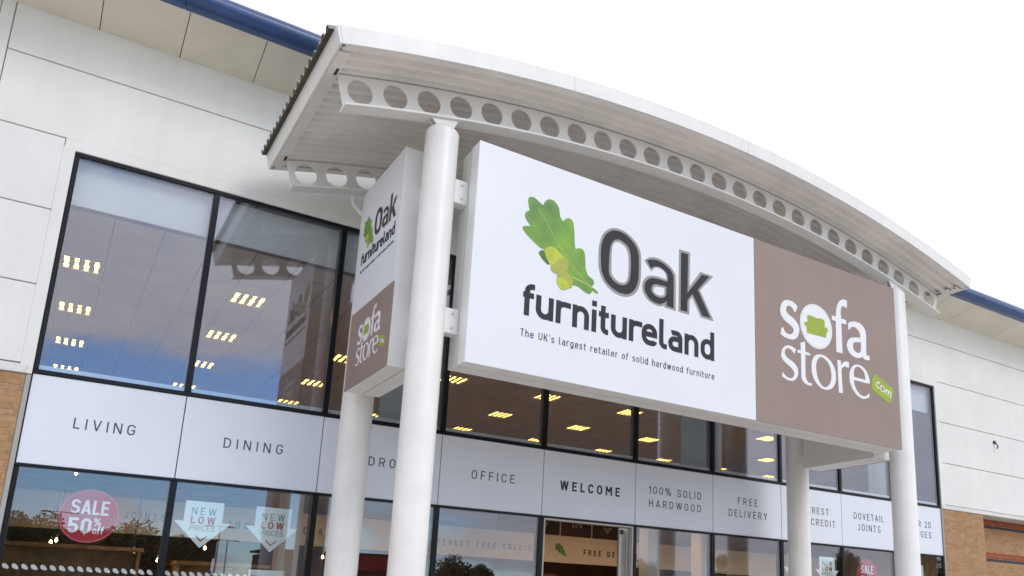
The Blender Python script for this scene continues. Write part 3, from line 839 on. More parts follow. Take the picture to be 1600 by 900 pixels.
gp += [(-1.05, 5.835), (-1.05, 5.52)]
xs = [XL, 1.0, 7.0, 13.0, 19.5, 25.0, XR]
for a, b in zip(xs[:-1], xs[1:]):
    q = MB()
    n = len(gp)
    q.add([(a + .004, y, z) for y, z in gp] + [(b - .004, y, z) for y, z in gp],
          [(i, (i + 1) % n, n + (i + 1) % n, n + i) for i in range(n)] + [tuple(range(n - 1, -1, -1)), tuple(range(n, 2 * n))])
    q.build('gutter', BLUE, bld, smooth=40)
MB().hexa([(XL, -1.05, 5.78), (XR, -1.05, 5.78), (XR, 26, 7.4), (XL, 26, 7.4),
           (XL, -1.05, 5.83), (XR, -1.05, 5.83), (XR, 26, 7.45), (XL, 26, 7.45)]).build('roof', ROOFG, bld)

# brickwork: courses .085 high, stretchers .255 long
CO, ST = 0.085, 0.255


def brick_mesh(name, w, h, d, m):
    b = MB()
    b.bbox((-w / 2, w / 2, 0, d, 0, h), 0.005)
    return b.mesh(name, m, pt((0, 0, 0)))


BR = {}


def brick(w, y, x, z, m, name='brick', parent=None):
    key = (round(w, 3), m.name)
    if key not in BR:
        BR[key] = brick_mesh(name + '_shape', w, CO - .011, .06, m)
    place(name, BR[key], pt((x, y, z)), parent or bld)


def wall_bricks(x0, x1, z1, z0, y, seen, skip=lambda z: False):
    """courses from z1 downwards between x0 and x1; bricks for which seen() holds are parts, the others one mass"""
    mass = MB()
    n = 0
    z = z1
    row = 0
    while z > z0:
        zb = z - CO + .011
        x = x0 - (ST / 2 if row % 2 else 0)
        while x < x1 - 0.02:
            a, b = max(x, x0), min(x + ST - .011, x1)
            if b - a > .03 and not skip(zb):
                m = random.randrange(4)
                if seen((a + b) / 2, zb):
                    brick(b - a, y, (a + b) / 2, zb, BUFF[m])
                    n += 1
                else:
                    mass.bbox((a, b, y, y + .06, zb, zb + CO - .011), 0.005, m)
            x += ST
        z -= CO
        row += 1
    if mass.v:
        mass.build('brickwork', BUFF, bld, kind='stuff')
    return n


MB().box(XL, -0.066, -0.041, 0.0, GZ, -0.03).build('mortar_bed', MORTAR, bld)
MB().box(20.054, 21.856, -0.041, 0.48, GZ, 0.0).build('mortar_bed', MORTAR, bld)
MB().box(21.90, XR, 0.520, 0.7, GZ, 0.02).build('mortar_bed', MORTAR, bld)
MB().box(21.86, XR, 0.0, 0.70, 0.006, 0.055).build('recess_soffit', TRIM, bld)
wall_bricks(XL, -0.068, -0.03, GZ, -0.046, lambda x, z: x > -.45 and z > -1.75)
wall_bricks(20.056, 21.855, -0.004, GZ, -0.046, lambda x, z: z > -1.75)
red_rows = ((0.0, 2), (-0.924, 2))


def band_skip(z):
    return z > -0.25 or -1.19 < z < -0.93


wall_bricks(21.92, XR, -0.004, GZ, 0.514, lambda x, z: 22.75 < x < 24.4 and z > -1.6, band_skip)
for z1 in (-0.004, -0.934):
    for r in range(2):
        x = 21.92 - (ST / 2 if r else 0)
        while x < 26.2:
            a, b = max(x, 21.92), x + ST - .011
            if b - a > .04:
                brick(b - a, 0.512, (a + b) / 2, z1 - (r + 1) * CO + .011, REDB, 'red_brick')
            x += ST
    x = 21.92
    while x < 26.2:
        brick(.116, 0.505, x + .058, z1 - 3 * CO + .011, BLACKB, 'black_brick')
        x += .1275

# ---------------------------------------------------------------- rooms behind the glass
box('floor_slab', (XL + .2, 21.8, 0.19, 24.0, -0.75, -0.02), [INFLOOR], kind='structure')
box('shop_floor', (XL + .2, 21.8, 0.19, 24.0, GZ + .005, GZ + .125), [INFLOOR], kind='structure')
iw = MB()
iw.box(XL + .2, XR - .2, 18.0, 18.2, 0.0, 2.75)
iw.box(XL, XL + .2, 0.19, 24.2, GZ, 5.5)
iw.box(XR - .2, XR, 0.75, 24.2, GZ, 5.5)
iw.box(21.9, XR, 0.72, 0.8, GZ, 0.06)
iw.box(21.8, 21.89, 0.55, 24.0, GZ, 0.0)
iw.build('interior_wall', INWALL, kind='structure')
box('back_wall', (XL + .2, 21.8, 13.0, 13.2, GZ + .13, -0.76), [DIMWALL], kind='structure')
ce = MB()
ce.box(XL + .2, XR - .2, 0.175, 18.0, 2.625, 2.70)
ceil = ce.build('ceiling', GRIDG, kind='structure')

TL = 0.6785
LX0, LY0 = 0.30, 2.755
lights = {}
for c in range(-1, 10):
    for r in range(0, 5):
        lights[(4 * c, 4 * r)] = (c, r)


def seen_through(x, y, z):
    """where the sight line from the camera to an upstairs point crosses the glass"""
    s = (0 - CAM[1]) / (y - CAM[1])
    return CAM[0] + (x - CAM[0]) * s, CAM[2] + (z - CAM[2]) * s


tiles = []
for i in range(-10, 44):
    for k in range(-3, 22):
        if (i, k) in lights:
            continue
        x, y = LX0 + TL * i, LY0 + TL * k
        if y - TL / 2 < 0.18:
            continue
        xw, zw = seen_through(x, y, 2.6)
        vis = 0.0 < xw < 20 and .1 < zw < 2.58
        if 4.1 < xw < 5.9 and y < 6:
            vis = False
        tiles.append(((0 if vis else 100) + y + abs(x - 9) * .15, x, y))
tiles.sort()
tm = MB()
tm.box(-TL / 2 + .011, TL / 2 - .011, -TL / 2 + .011, TL / 2 - .011, 0, .02)
tile_mesh = tm.mesh('tile_shape', TILE, pt((0, 0, 0)))
rest = MB()
for n, (_, x, y) in enumerate(tiles):
    if n < 290:
        place('ceiling_tile', tile_mesh, pt((x, y, 2.60)), ceil)
    else:
        rest.box(x - TL / 2 + .011, x + TL / 2 - .011, y - TL / 2 + .011, y + TL / 2 - .011, 2.60, 2.62)
rest.build('ceiling_tiles', TILE, ceil, kind='stuff')

# louvred ceiling lights
fr = MB()
hw = TL / 2 - .006
for a in ((-hw, hw, -hw, -hw + .035), (-hw, hw, hw - .035, hw), (-hw, -hw + .035, -hw + .035, hw - .035), (hw - .035, hw, -hw + .035, hw - .035)):
    fr.box(*a, -.006, .012)
frame_mesh = fr.mesh('light_frame', TRIM, pt((0, 0, 0)))
lo = MB()
for k in range(5):
    p = -hw + .035 + k * (2 * hw - .07) / 4
    lo.box(p - .012, p + .012, -hw + .035, hw - .035, 0.0, .018)
for k in range(1, 6):
    p = -hw + .035 + k * (2 * hw - .07) / 6
    lo.box(-hw + .048, hw - .048, p - .010, p + .010, 0.003, .017)
louvre_mesh = lo.mesh('light_louvre', LOUV, pt((0, 0, 0)))
tb = MB()
lr = random.Random(5)
for k in range(4):
    p = -hw + .035 + (k + .5) * (2 * hw - .07) / 4
    for j in range(6):
        s_ = -hw + .036 + (j + .5) * (2 * hw - .072) / 6
        a_, b_ = .032 + lr.uniform(-.009, .008), .021 + lr.uniform(-.006, .006)
        tb.box(p - a_, p + a_, s_ - b_, s_ + b_, 0.006, .011)
rf = MB().box(-hw + .034, hw - .034, -hw + .034, hw - .034, .0235, .0245).mesh('light_reflector', REFL, pt((0, 0, 0)))
tube_mesh = tb.mesh('light_tubes', LAMP, pt((0, 0, 0)))
fill_tube_mesh = tb.mesh('shop_light_tubes', FILL_LAMP, pt((0, 0, 0)))
ORD = ['first', 'second', 'third', 'fourth', 'fifth', 'sixth', 'seventh', 'eighth', 'ninth', 'tenth', 'eleventh']
for (i, k), (c, r) in sorted(lights.items()):
    x, y = LX0 + TL * i, LY0 + TL * k
    xw, zw = seen_through(x, y, 2.6)
    if not (-.05 < xw < 20 and .05 < zw < 2.6):
        continue
    e = empty('ceiling_light', (x, y, 2.60), 'lit louvred ceiling light upstairs, %s row back from the glass, %s column from the left' % (ORD[r], ORD[c]) if c >= 0 else
              'lit louvred ceiling light upstairs at far left, %s row back from the glass' % ORD[r], 'ceiling light', 'lit ceiling lights upstairs')
    for nm, me in (('frame', frame_mesh), ('louvre', louvre_mesh), ('lamp_tubes', tube_mesh), ('reflector', rf)):
        place(nm, me, pt((x, y, 2.60)), e)


for k, (x, y) in enumerate(((1.5, 2.0), (4.5, 2.0), (7.0, 2.0), (10.4, 2.2), (12.0, 2.2), (14.6, 2.0), (17.0, 2.0), (19.2, 2.0))):  # added lamps, placed out of sight to brighten the ground floor and its fascia
    e = empty('ceiling_light', (x, y, -0.775), 'lit louvred ceiling light of the ground floor, %s from the left' % ORD[k],
              'ceiling light', 'lit ceiling lights downstairs')
    for nm, me in (('frame', frame_mesh), ('louvre', louvre_mesh), ('lamp_tubes', fill_tube_mesh), ('reflector', rf)):
        place(nm, me, pt((x, y, -0.778)), e)
# The canopy and its signs are scaled about the camera, which corrects their reflections.
CAM_SCALE, CAM_OFF = 1.1, (-0.04476, 1.32557, 0.28505)
GC = (GZ - CAM_OFF[2]) / CAM_SCALE
# ---------------------------------------------------------------- entrance canopy
XA, ZA = 8.137, -17.573
YC, YR = -5.03, -1.66             # front and rear edge of the roof
YB, YB2 = -4.412, -2.04           # beam and column lines
C1, C2 = 3.831, 12.511            # column axes
RF, RT = 21.452, 21.665           # fascia bottom and top radius
AE = 0.2722                       # half angle of the arc


def arc(r, a, y):
    return (XA + r * math.sin(a), y, ZA + r * math.cos(a))


can = empty('entrance_canopy', (8.137, -3.3, GC), 'white curved entrance canopy on four round columns with two arched beams full of holes', 'canopy')


def arc_slab(name, r0, r1, y0, y1, a0, a1, m, n=24, smooth=30):
    q = MB()
    for i in range(n + 1):
        a = a0 + (a1 - a0) * i / n
        q.v += [arc(r0, a, y0), arc(r1, a, y0), arc(r1, a, y1), arc(r0, a, y1)]
    for i in range(n):
        k = 4 * i
        for j in range(4):
            q.f.append((k + j, k + (j + 1) % 4, k + 4 + (j + 1) % 4, k + 4 + j))
    q.f += [(3, 2, 1, 0), (4 * n, 4 * n + 1, 4 * n + 2, 4 * n + 3)]
    q.m = [0] * len(q.f)
    return q.build(name, m, can, smooth=smooth)


ang = [-AE, -.130, .013, .156, AE]
for a0, a1 in zip(ang[:-1], ang[1:]):
    arc_slab('fascia_panel', RF, RT, YC, YC + .03, a0 + .00012, a1 - .00012, WHITE)
    arc_slab('fascia_panel', RF, RT, YR - .03, YR, a0 + .00012, a1 - .00012, WHITE)
arc_slab('fascia_lip', RF - .006, RF + .012, YC + .032, YC + .13, -AE + .002, AE - .002, SOFFIT_METAL, 40)
arc_slab('fascia_lip', RF - .006, RF + .012, YR - .14, YR - .032, -AE + .002, AE - .002, SOFFIT_METAL, 40)
for s in (-1, 1):
    arc_slab('fascia_end', RF, RT, YC + .002, YR - .002, s * AE, s * (AE + .0014), WHITE, 1, None)
    arc_slab('end_lip', RF - .008, RF + .010, YC + .164, YR - .144, s * (AE - .0001), s * (AE - .0065), SOFFIT_METAL, 2, None)

# profiled soffit sheet: trapezoid ribs that follow the arc
prof = []
y = YC + .06
yend = YR - .05
pitch = .18
while y < yend - .02:
    for dy, r in ((0, 0.0), (.07, 0.0), (.086, .06), (.160, .06), (.1799, 0.0)):
        if y + dy <= yend:
            if not prof or y + dy - prof[-1][0] > 1e-6:
                prof.append((y + dy, r))
    y += pitch
sf = MB()
n = 60
a0, a1 = -AE + .001, AE - .001
for i in range(n + 1):
    a = a0 + (a1 - a0) * i / n
    for (yy, r) in prof:
        sf.v.append(arc(21.449 + r, a, yy))
m = len(prof)
for i in range(n):
    for j in range(m - 1):
        sf.f.append((i * m + j, (i + 1) * m + j, (i + 1) * m + j + 1, i * m + j + 1))
sf.m = [0] * len(sf.f)
sf.build('soffit_sheet', SOFFIT_METAL, can, smooth=20)
# dark slots in the soffit at the beam ends
for yy in (YB - .02, YB2 - .02):
    for s in (-1, 1):
        arc_slab('soffit_slot', RF - .012, RF - .009, yy - .09, yy + .05, s * .2668, s * .2684, DARKGAP, 1, None)
for yy in (YC + .28, YC + .20):
    arc_slab('soffit_slot', 21.426, 21.429, yy, yy + .03, .2650, .2664, DARKGAP, 1, None)

# roof sheet: corrugated top, dark closed ends
rp = []
y = YC + .10
while y < YR:
    for dy, r in ((0, .01), (.03, .06), (.085, .06), (.115, .01), (.1775, .01)):
        rp.append((min(y + dy, YR), r))
    y += .178
rs = MB()
n = 48
m = len(rp)
for i in range(n + 1):
    a = -AE - .0042 + (2 * AE + .0084) * i / n
    for yy, r in rp:
        rs.v.append(arc(RT + .006 + r, a, yy))
    for yy, r in rp:
        rs.v.append(arc(RT + .004, a, yy))
for i in range(n):
    for j in range(m - 1):
        k, k2 = i * 2 * m + j, (i + 1) * 2 * m + j
        rs.f += [(k, k + 1, k2 + 1, k2), (k + m, k2 + m, k2 + m + 1, k + m + 1)]
        rs.m += [0, 1]
for base in (0, n * 2 * m):
    for j in range(m - 1):
        rs.f.append((base + j, base + m + j, base + m + j + 1, base + j + 1))
        rs.m.append(1)
for j in (0, m - 1):
    for i in range(n):
        rs.f.append((i * 2 * m + j, i * 2 * m + m + j, (i + 1) * 2 * m + m + j, (i + 1) * 2 * m + j))
        rs.m.append(0)
rs.build('roof_sheet', [ROOFG, ROOFD], can)

# arched beams with round holes
HA, HD, HR, HRAD = -0.25541, 0.0205253, 21.234, 0.153


def beam(y):
    q = MB()
    r0, r1, th = 21.046, 21.428, .012
    NS = 32
    edge = HD / 2
    cells = [(HA + HD * i - edge, HA + HD * i + edge, HA + HD * i) for i in range(26)]
    cells[0] = (-.2666, cells[0][1], cells[0][2])
    cells[-1] = (cells[-1][0], .2690, cells[-1][2])
    for a0, a1, ac in cells:
        # square boundary points matched to ring points by direction
        for sgn, yy in ((-1, y - th), (1, y + th)):
            ring, outer = [], []
            for k in range(NS):
                t = 2 * math.pi * k / NS
                cu, cv = math.cos(t), math.sin(t)
                ring.append(arc(HR + HRAD * cv, ac + HRAD * cu / HR, yy))
                du = (a1 - ac) if cu > 0 else (ac - a0)
                dv = (r1 - HR) if cv > 0 else (HR - r0)
                s = min(du * HR / abs(cu) if abs(cu) > 1e-6 else 1e9, dv / abs(cv) if abs(cv) > 1e-6 else 1e9)
                outer.append(arc(HR + s * cv, ac + s * cu / HR, yy))
            base = len(q.v)
            q.v += ring + outer
            for k in range(NS):
                j = (k + 1) % NS
                f = (base + k, base + NS + k, base + NS + j, base + j)
                q.f.append(f if sgn < 0 else tuple(reversed(f)))
                q.m.append(0)
            # corner triangles
            cn = []
            for (au, rv) in ((a1, r1), (a0, r1), (a0, r0), (a1, r0)):
                cn.append((math.atan2(rv - HR, (au - ac) * HR) % (2 * math.pi), arc(rv, au, yy)))
            for tc, p in cn:
                k = int(tc / (2 * math.pi) * NS) % NS
                j = (k + 1) % NS
                q.v.append(p)
                f = (base + NS + k, len(q.v) - 1, base + NS + j)
                q.f.append(f if sgn < 0 else tuple(reversed(f)))
                q.m.append(0)
            if sgn < 0:
                b0 = base
            else:
                for k in range(NS):
                    j = (k + 1) % NS
                    q.f.append((b0 + k, b0 + j, base + j, base + k))
                    q.m.append(0)
    for a in (-.2666, .2690):
        k = len(q.v)
        q.v += [arc(r0, a, y - th), arc(r1, a, y - th), arc(r1, a, y + th), arc(r0, a, y + th)]
        q.f.append((k, k + 1, k + 2, k + 3))
        q.m.append(0)
    b = q.build('arched_beam', WHITE, can)
    fl = MB()
    N = 48
    for i in range(N + 1):
        a = -.2668 + (.2692 + .2668) * i / N
        fl.v += [arc(21.018, a, y - .105), arc(21.044, a, y - .105), arc(21.044, a, y + .105), arc(21.018, a, y + .105)]
    for i in range(N):
        for j in range(4):
            fl.f.append((4 * i + j, 4 * i + (j + 1) % 4, 4 * i + 4 + (j + 1) % 4, 4 * i + 4 + j))
    fl.f += [(3, 2, 1, 0), (4 * N, 4 * N + 1, 4 * N + 2, 4 * N + 3)]
    fl.m = [0] * len(fl.f)
    k = len(b.name)
    ob = fl.build('flange', WHITE, b, smooth=30)
    return b


beam(YB)
beam(YB2)

# columns with tapered heads and bow-tie plates
for x, yy in ((C1, YB), (C2, YB), (C1, YB2), (C2, YB2)):
    zf = ZA + math.sqrt(21.016 ** 2 - (x - XA) ** 2)
    s = -1 if x < XA else 1
    q = MB()
    cr = .205 if yy == YB else .214
    prof_c = [(cr, GC + .02), (cr, zf - .195), (cr - .007, zf - .175), (.182, zf - .155), (.105, zf - .085), (.0, zf - .083)]
    NN = 40
    for r, z in prof_c:
        for k in range(NN):
            t = 2 * math.pi * k / NN
            q.v.append((x + r * math.cos(t), yy + r * math.sin(t), z))
    for i in range(len(prof_c) - 1):
        for k in range(NN):
            q.f.append((i * NN + k, i * NN + (k + 1) % NN, (i + 1) * NN + (k + 1) % NN, (i + 1) * NN + k))
    q.m = [0] * len(q.f)
    col = q.build('column', COLUMN_PAINT, can, smooth=35)
    slope = math.tan(math.asin((x - XA) / 21.0))
    cp = MB()
    for dy in (-.05, .035):
        P = lambda u, v, h, dy=dy: (x + u, yy + dy - h, zf + v)
        cp.prism([[(-.175, -.002 + .175 * slope), (-.10, -.125), (.10, -.125), (.175, -.002 - .175 * slope)]], P, 0.0, .018)
    cp.build('cap_plate', WHITE, col)
    MB().tube([(x - .0, yy - .088, zf - .105), (x - .0, yy - .066, zf - .105)], .017, 8).build('bolt', STEEL, col)
    MB().box(x - .3, x + .3, yy - .3, yy + .3, GC + .121, GC + .14).build('base_plate', COLUMN_PAINT, col)

# rain pipe from the rear beam to the rear left column
MB().tube([(3.50, -1.90, 3.05), (3.51, -1.90, 2.83), (3.54, -1.90, 2.79), (3.72, -1.95, 2.60)], .035, 12).build('rain_pipe', WHITE, can, smooth=40)

# ---------------------------------------------------------------- signs
PM = lambda u, v, h: (4.199 + u, -4.732 - h, -0.129 + v)
PS = lambda u, v, h: (3.517 - h, -2.42 - u, -0.144 + v)
PSR = lambda u, v, h: (12.757 + h, -4.03 + u, -0.144 + v)
FURN = [('f', .712, .158), ('u', .896, .251), ('r', 1.183, .216), ('n', 1.427, .250), ('i', 1.718, .073), ('t', 1.828, .153), ('u', 2.020, .254),
        ('r', 2.310, .214), ('e', 2.520, .258), ('l', 2.814, .132), ('a', 2.972, .245), ('n', 3.257, .248), ('d', 3.548, .249)]


def artwork(parent, P, fa, fs, tag_size=1.0, small=False):
    """the two halves of the sign print; fa / fs place the left and the right half on the face"""
    def A(u, v, h):
        a, b = fa(u, v)
        return P(a, b, h)

    def B(u, v, h):
        a, b = fs(u, v)
        return P(a, b, h)
    Lg = {k: smooth_loop(v) if k not in ('k_g', 'k_d', 'vein', 'vein2', 'string', 'com_c', 'com_o', 'com_m1', 'com_m2', 'com_m3', 'tag') else v for k, v in LOGO.items()}
    # oak leaf with two acorns
    q = MB()
    q.prism([Lg['leaf']], A, 0, .003)
    lf = q.build('oak_leaf', LEAFG, parent)
    MB().prism([Lg['leaf_back']], A, 0, .002).build('leaf_edge', LEAFB, lf)
    q = MB()
    stroke(q, LOGO['vein'], .008, A, .003, .0042)
    stroke(q, LOGO['vein2'], .018, A, .003, .0046)
    q.build('leaf_vein', VEIN, lf)
    for n_, c_, h in (('nut1', 'cup1', .006), ('nut2', 'cup2', .0075)):
        ac = MB().prism([Lg[n_]], A, .003, h).build('acorn', NUT, parent)
        MB().prism([Lg[c_]], A, .003, h + .0012).build('acorn_cup', CUP, ac)
    # Oak: dark letters over a grey edge
    for ch in 'Oak':
        lt = MB().prism([Lg[ch + '_d']] + ([Lg[ch + '_dh']] if ch != 'k' else []), A, .003, .005).build('letter', INK, parent)
        MB().prism([Lg[ch + '_g']] + ([Lg[ch + '_gh']] if ch != 'k' else []), A, 0, .003).build('letter_edge', GREYL, lt)
    for ch, u, w in FURN:
        q = MB()
        put_glyph(q, ch, u, .735, .418, w / .418, .17, A, .004)
        q.build('letter', INK, parent)
    q = MB()
    text(q, "The UK's largest retailer of solid hardwood furniture", .700, 3.797, .461, .096, .11, A, .003)
    q.build('tagline', INKL, parent, kind='stuff')
    # sofa store
    for k in ('s1', 'f1', 'a1', 's2', 't2', 'o2', 'r2', 'e2'):
        MB().prism([Lg[k]] + ([Lg[k + 'h']] if k + 'h' in Lg else []), B, 0, .003).build('letter', PRINTW, parent)
    cx, cy, cr = 5.922, 1.716, .366
    circ = [(cx + cr * math.cos(2 * math.pi * k / 56), cy + cr * math.sin(2 * math.pi * k / 56)) for k in range(56)]
    disc = MB().prism([circ], B, 0, .004).build('round_letter', PRINTW, parent)
    q = MB()
    for k in range(60):
        a0, a1 = 2 * math.pi * k / 60, 2 * math.pi * (k + .58) / 60
        q.prism([[(cx + r_ * math.cos(a_), cy + r_ * math.sin(a_)) for r_, a_ in ((.342, a0), (.348, a0), (.348, a1), (.342, a1))][::1]], B, .004, .005)
    q.build('stitching', STITCH, disc)
    MB().prism([Lg['sofa']], B, .004, .006).build('sofa_emblem', LIME, disc)
    tagp = MB().prism([[p[:2] for p in fillet([(a, b, .03) for a, b in LOGO['tag']], True, 3)]], B, 0, .004).build('swing_tag', LIME, parent)
    q = MB()
    for i_, k in enumerate(('com_c', 'com_o', 'com_m1', 'com_m2', 'com_m3')):
        pts = LOGO[k][:-1] if k == 'com_o' else LOGO[k]
        pts = smooth_loop(pts, 2, -2) if k == 'com_o' else pts
        stroke(q, pts, .017 if k != 'com_c' else .019, B, .004, .0055 + .0004 * i_, closed=(k == 'com_o'))
    q.build('lettering', PRINTW, tagp)
    q = MB()
    stroke(q, LOGO['string'], .010, B, .003, .0048)
    q.build('tag_string', STITCH, tagp)


ident = lambda u, v: (u, v)
sg = empty('shop_sign', (8.15, -4.5, -0.129), 'large wide shop sign, white left and brown right, across the front of the canopy', 'sign')
MB().bbox((4.199, 8.797, -4.732, -4.72, -0.129, 2.716), 0.003).build('face_panel', SIGNW, sg, label='white face with oak leaf and dark lettering')
MB().bbox((8.799, 12.104, -4.732, -4.72, -0.129, 2.716), 0.003).build('face_panel', BROWN, sg, label='brown face with white lettering')
MB().box(4.203, 12.100, -4.7195, -4.495, -0.125, 2.712).build('front_tray', WHITE, sg)
MB().box(4.212, 12.091, -4.494, -4.480, -0.115, 2.702).build('seam', DARKGAP, sg)
MB().box(4.203, 12.100, -4.4795, -4.25, -0.125, 2.690).build('rear_box', WHITE, sg)
for z in (1.935, .258):
    for x0, x1 in ((C1 + .19, 4.2025), (12.1005, C2 - .19)):
        b = MB().bbox((x0, x1, -4.475, -4.33, z, z + .315), .008).build('bracket', WHITE, sg)
        for dz in (.07, .25):
            xm = (max(x0, C1 + .205) + min(x1, C2 - .205)) / 2
            MB().tube([(xm, -4.490, z + dz), (xm, -4.474, z + dz)], .016, 8).build('bolt', STEEL, b)
artwork(sg, PM, ident, ident)

for side, P, xf, xb, nm in ((-1, PS, 3.517, 3.998, 'left'), (1, PSR, 12.757, 12.276, 'right')):
    lab = ('narrow return sign facing left between the two left columns, white over brown' if side < 0 else
           'plain backed return sign between the two right columns, seen from below')
    s2 = empty('return_sign', ((xf + xb) / 2, -3.2, -0.144), lab, 'sign')
    lo_, hi_ = sorted((xf, xf + .012 * -side))
    MB().box(lo_, hi_, -4.03, -2.42, .9243, 2.727).build('face_panel', SIGNW, s2)
    MB().box(lo_, hi_, -4.03, -2.42, -.144, .9227).build('face_panel', BROWN, s2)
    d = -side
    lo_, hi_ = sorted((xf + d * .0125, xf + d * .235))
    MB().box(lo_, hi_, -4.026, -2.424, -.140, 2.723).build('front_tray', WHITE, s2)
    lo_, hi_ = sorted((xf + d * .236, xf + d * .246))
    MB().box(lo_, hi_, -4.018, -2.432, -.132, 2.715).build('seam', DARKGAP, s2)
    lo_, hi_ = sorted((xf + d * .2465, xb))
    MB().box(lo_, hi_, -4.026, -2.424, -.140, 2.705).build('rear_box', WHITE, s2)
    for z in (1.935, .258):
        for y0, y1 in ((YB + .19, -4.0265), (-2.4235, YB2 - .19)):
            xc = C1 if side < 0 else C2
            MB().bbox((xc - .05, xc + .05, y0, y1, z, z + .315), .006).build('bracket', WHITE, s2)
    artwork(s2, P, lambda u, v: (.18 + .42 * (u - .732), 1.735 + .42 * (v - .735)), lambda u, v: (.379 + .425 * (u - 5.126), -.05 + .43 * v))


CAM_SCALE, CAM_OFF = 1.0, (0.0, 0.0, 0.0)
# ---------------------------------------------------------------- stickers on the shop windows
PW = lambda u, v, h: (u, 0.0345 - h, v)


def sale(x, z, label):
    e = empty('sale_sticker', (x, 0.0345, z - .365), label, 'sticker', 'round red sale stickers')
    circ = lambda r: [(x + r * math.cos(2 * math.pi * k / 48), z + r * math.sin(2 * math.pi * k / 48)) for k in range(48)]
    MB().prism([circ(.365)], PW, 0, .002).build('disc', RED, e)
    MB().prism([circ(.352), list(reversed(circ(.344)))], PW, .002, .003).build('ring', mat('pink_ring', (0.55, 0.25, 0.28), 0.5), e)
    q = MB()
    text(q, 'SALE', x - .225, x + .225, z + .02, .195, .16, PW, .0032, .98)
    text(q, '50', x - .225, x + .045, z - .235, .205, .19, PW, .0032, 1.1)
    text(q, '%', x + .065, x + .20, z - .13, .11, .14, PW, .0032)
    text(q, 'off', x + .065, x + .20, z - .235, .10, .15, PW, .0032)
    q.build('lettering', PRINTW, e)


def arrow(x, z, label):
    e = empty('price_arrow_sticker', (x, 0.0345, z - .67), label, 'sticker', 'pale arrow shaped price stickers')
    full = [(x - .26, z), (x - .26, z - .295), (x - .385, z - .295), (x, z - .67), (x + .385, z - .295), (x + .26, z - .295), (x + .26, z)]
    MB().prism([full], PW, 0, .002).build('border', PRINTW, e)
    inn = [(x - .24, z - .02), (x - .24, z - .315), (x - .335, z - .315), (x, z - .642), (x + .335, z - .315), (x + .24, z - .315), (x + .24, z - .02)]
    MB().prism([list(reversed(inn))], PW, .002, .003).build('arrow_face', PALE, e)
    q = MB()
    text(q, 'NEW', x - .165, x + .165, z - .195, .105, .10, PW, .0042, 1.15)
    text(q, 'PRICES', x - .165, x + .165, z - .425, .078, .10, PW, .0042, 1.15)
    q.build('lettering', INKL, e)
    q = MB()
    text(q, 'LOW', x - .165, x + .165, z - .325, .108, .19, PW, .0042, 1.2)
    stroke(q, [(x - .075, z - .495), (x, z - .57), (x + .075, z - .495)], .018, PW, .003, .0042)
    q.build('red_lettering', REDT, e)


sale(.945, -1.842, 'round red SALE 50% off sticker on the window under LIVING')
sale(17.035, -1.842, 'round red SALE sticker on the window under DOVETAIL JOINTS')
arrow(2.375, -1.51, 'pale arrow sticker NEW LOW PRICES, left of the upper pair under DINING')
arrow(3.35, -1.51, 'pale arrow sticker NEW LOW PRICES, right of the upper pair under DINING')
arrow(3.35, -2.445, 'pale arrow sticker cut by the picture edge, below the right arrow under DINING')
arrow(14.62, -1.51, 'pale arrow sticker half hidden by the rear right column')
arrow(15.64, -1.51, 'pale arrow sticker just right of the rear right column, beside the SALE sticker')
arrow(18.93, -1.51, 'pale arrow sticker just right of the front right column at the last window')

# small hook lamp bracket on the cladding at right
hk = empty('wall_hook', (22.64, -0.062, 1.98), 'small black hooked fitting on the white cladding at right', 'fitting')
MB().tube([(22.64, -0.061, 2.12), (22.64, -0.10, 2.12)], [.055, .042], 14).build('base', DARKPL, hk)
MB().tube([(22.64, -0.095, 2.11), (22.66, -0.13, 2.06), (22.69, -0.14, 2.00), (22.68, -0.14, 1.955), (22.63, -0.14, 1.945)], .017, 8).build('hook', DARKPL, hk, smooth=40)

# ---------------------------------------------------------------- inside the shop
for x0, x1, yy, lab in ((4.95, 5.90, .40, 'grey green board behind the upper window between the two left columns'),
                        (11.62, 12.75, .42, 'grey green board standing behind the upper windows above 100% SOLID HARDWOOD'),
                        (17.75, 18.95, .42, 'grey green board standing behind the upper window above DOVETAIL JOINTS')):
    e = empty('display_board', ((x0 + x1) / 2, yy + .03, -0.02), lab, 'board', 'boards behind the upper windows')
    MB().box(x0, x1, yy, yy + .05, -0.015, 2.5).build('panel', BOARD, e)
    MB().box(x1 - .14, x1, yy - .03, yy - .001, -0.015, 2.5).build('edge_post', BLINDM, e)

PB = lambda u, v, h: (u, 4.0 - h, v)
fa = empty('hanging_fascia', (10, 4.0, -1.80), 'long beige lettered fascia hanging inside the ground floor', 'fascia')
MB().box(-1.0, 21.0, 4.0, 4.1, -1.80, -1.165).build('panel', BEIGE, fa)
q = MB()
text(q, 'DOVETAIL JOINTS', .55, 2.30, -1.53, .125, .15, PB, .004)
text(q, '100% SOLID', 3.40, 4.90, -1.57, .135, .15, PB, .004)
text(q, 'A', 5.11, 5.22, -1.58, .14, .15, PB, .004)
text(q, 'INTEREST FREE CREDIT', 7.45, 10.05, -1.585, .125, .15, PB, .004)
text(q, 'FREE DELIVERY', 11.52, 13.30, -1.592, .14, .19, PB, .004)
q.build('lettering', INK, fa, kind='stuff')
q = MB()
lp = [(10.70 + (u - .65) * .30, -1.64 + (v - 1.228) * .26) for u, v in LOGO['leaf']]
q.prism([lp], PB, 0, .004)
q.build('oak_leaf', LEAFB, fa)
tr_ = empty('glazed_transom', (11.0, 4.2, -1.165), 'dark red glazed strip with chevrons above the beige fascia, seen through the doorway', 'glazing')
for x0, x1 in ((9.2, 10.87), (10.90, 11.78), (11.81, 13.6)):
    MB().box(x0, x1, 4.10, 4.14, -1.163, -.76).build('pane', BANNER, tr_)
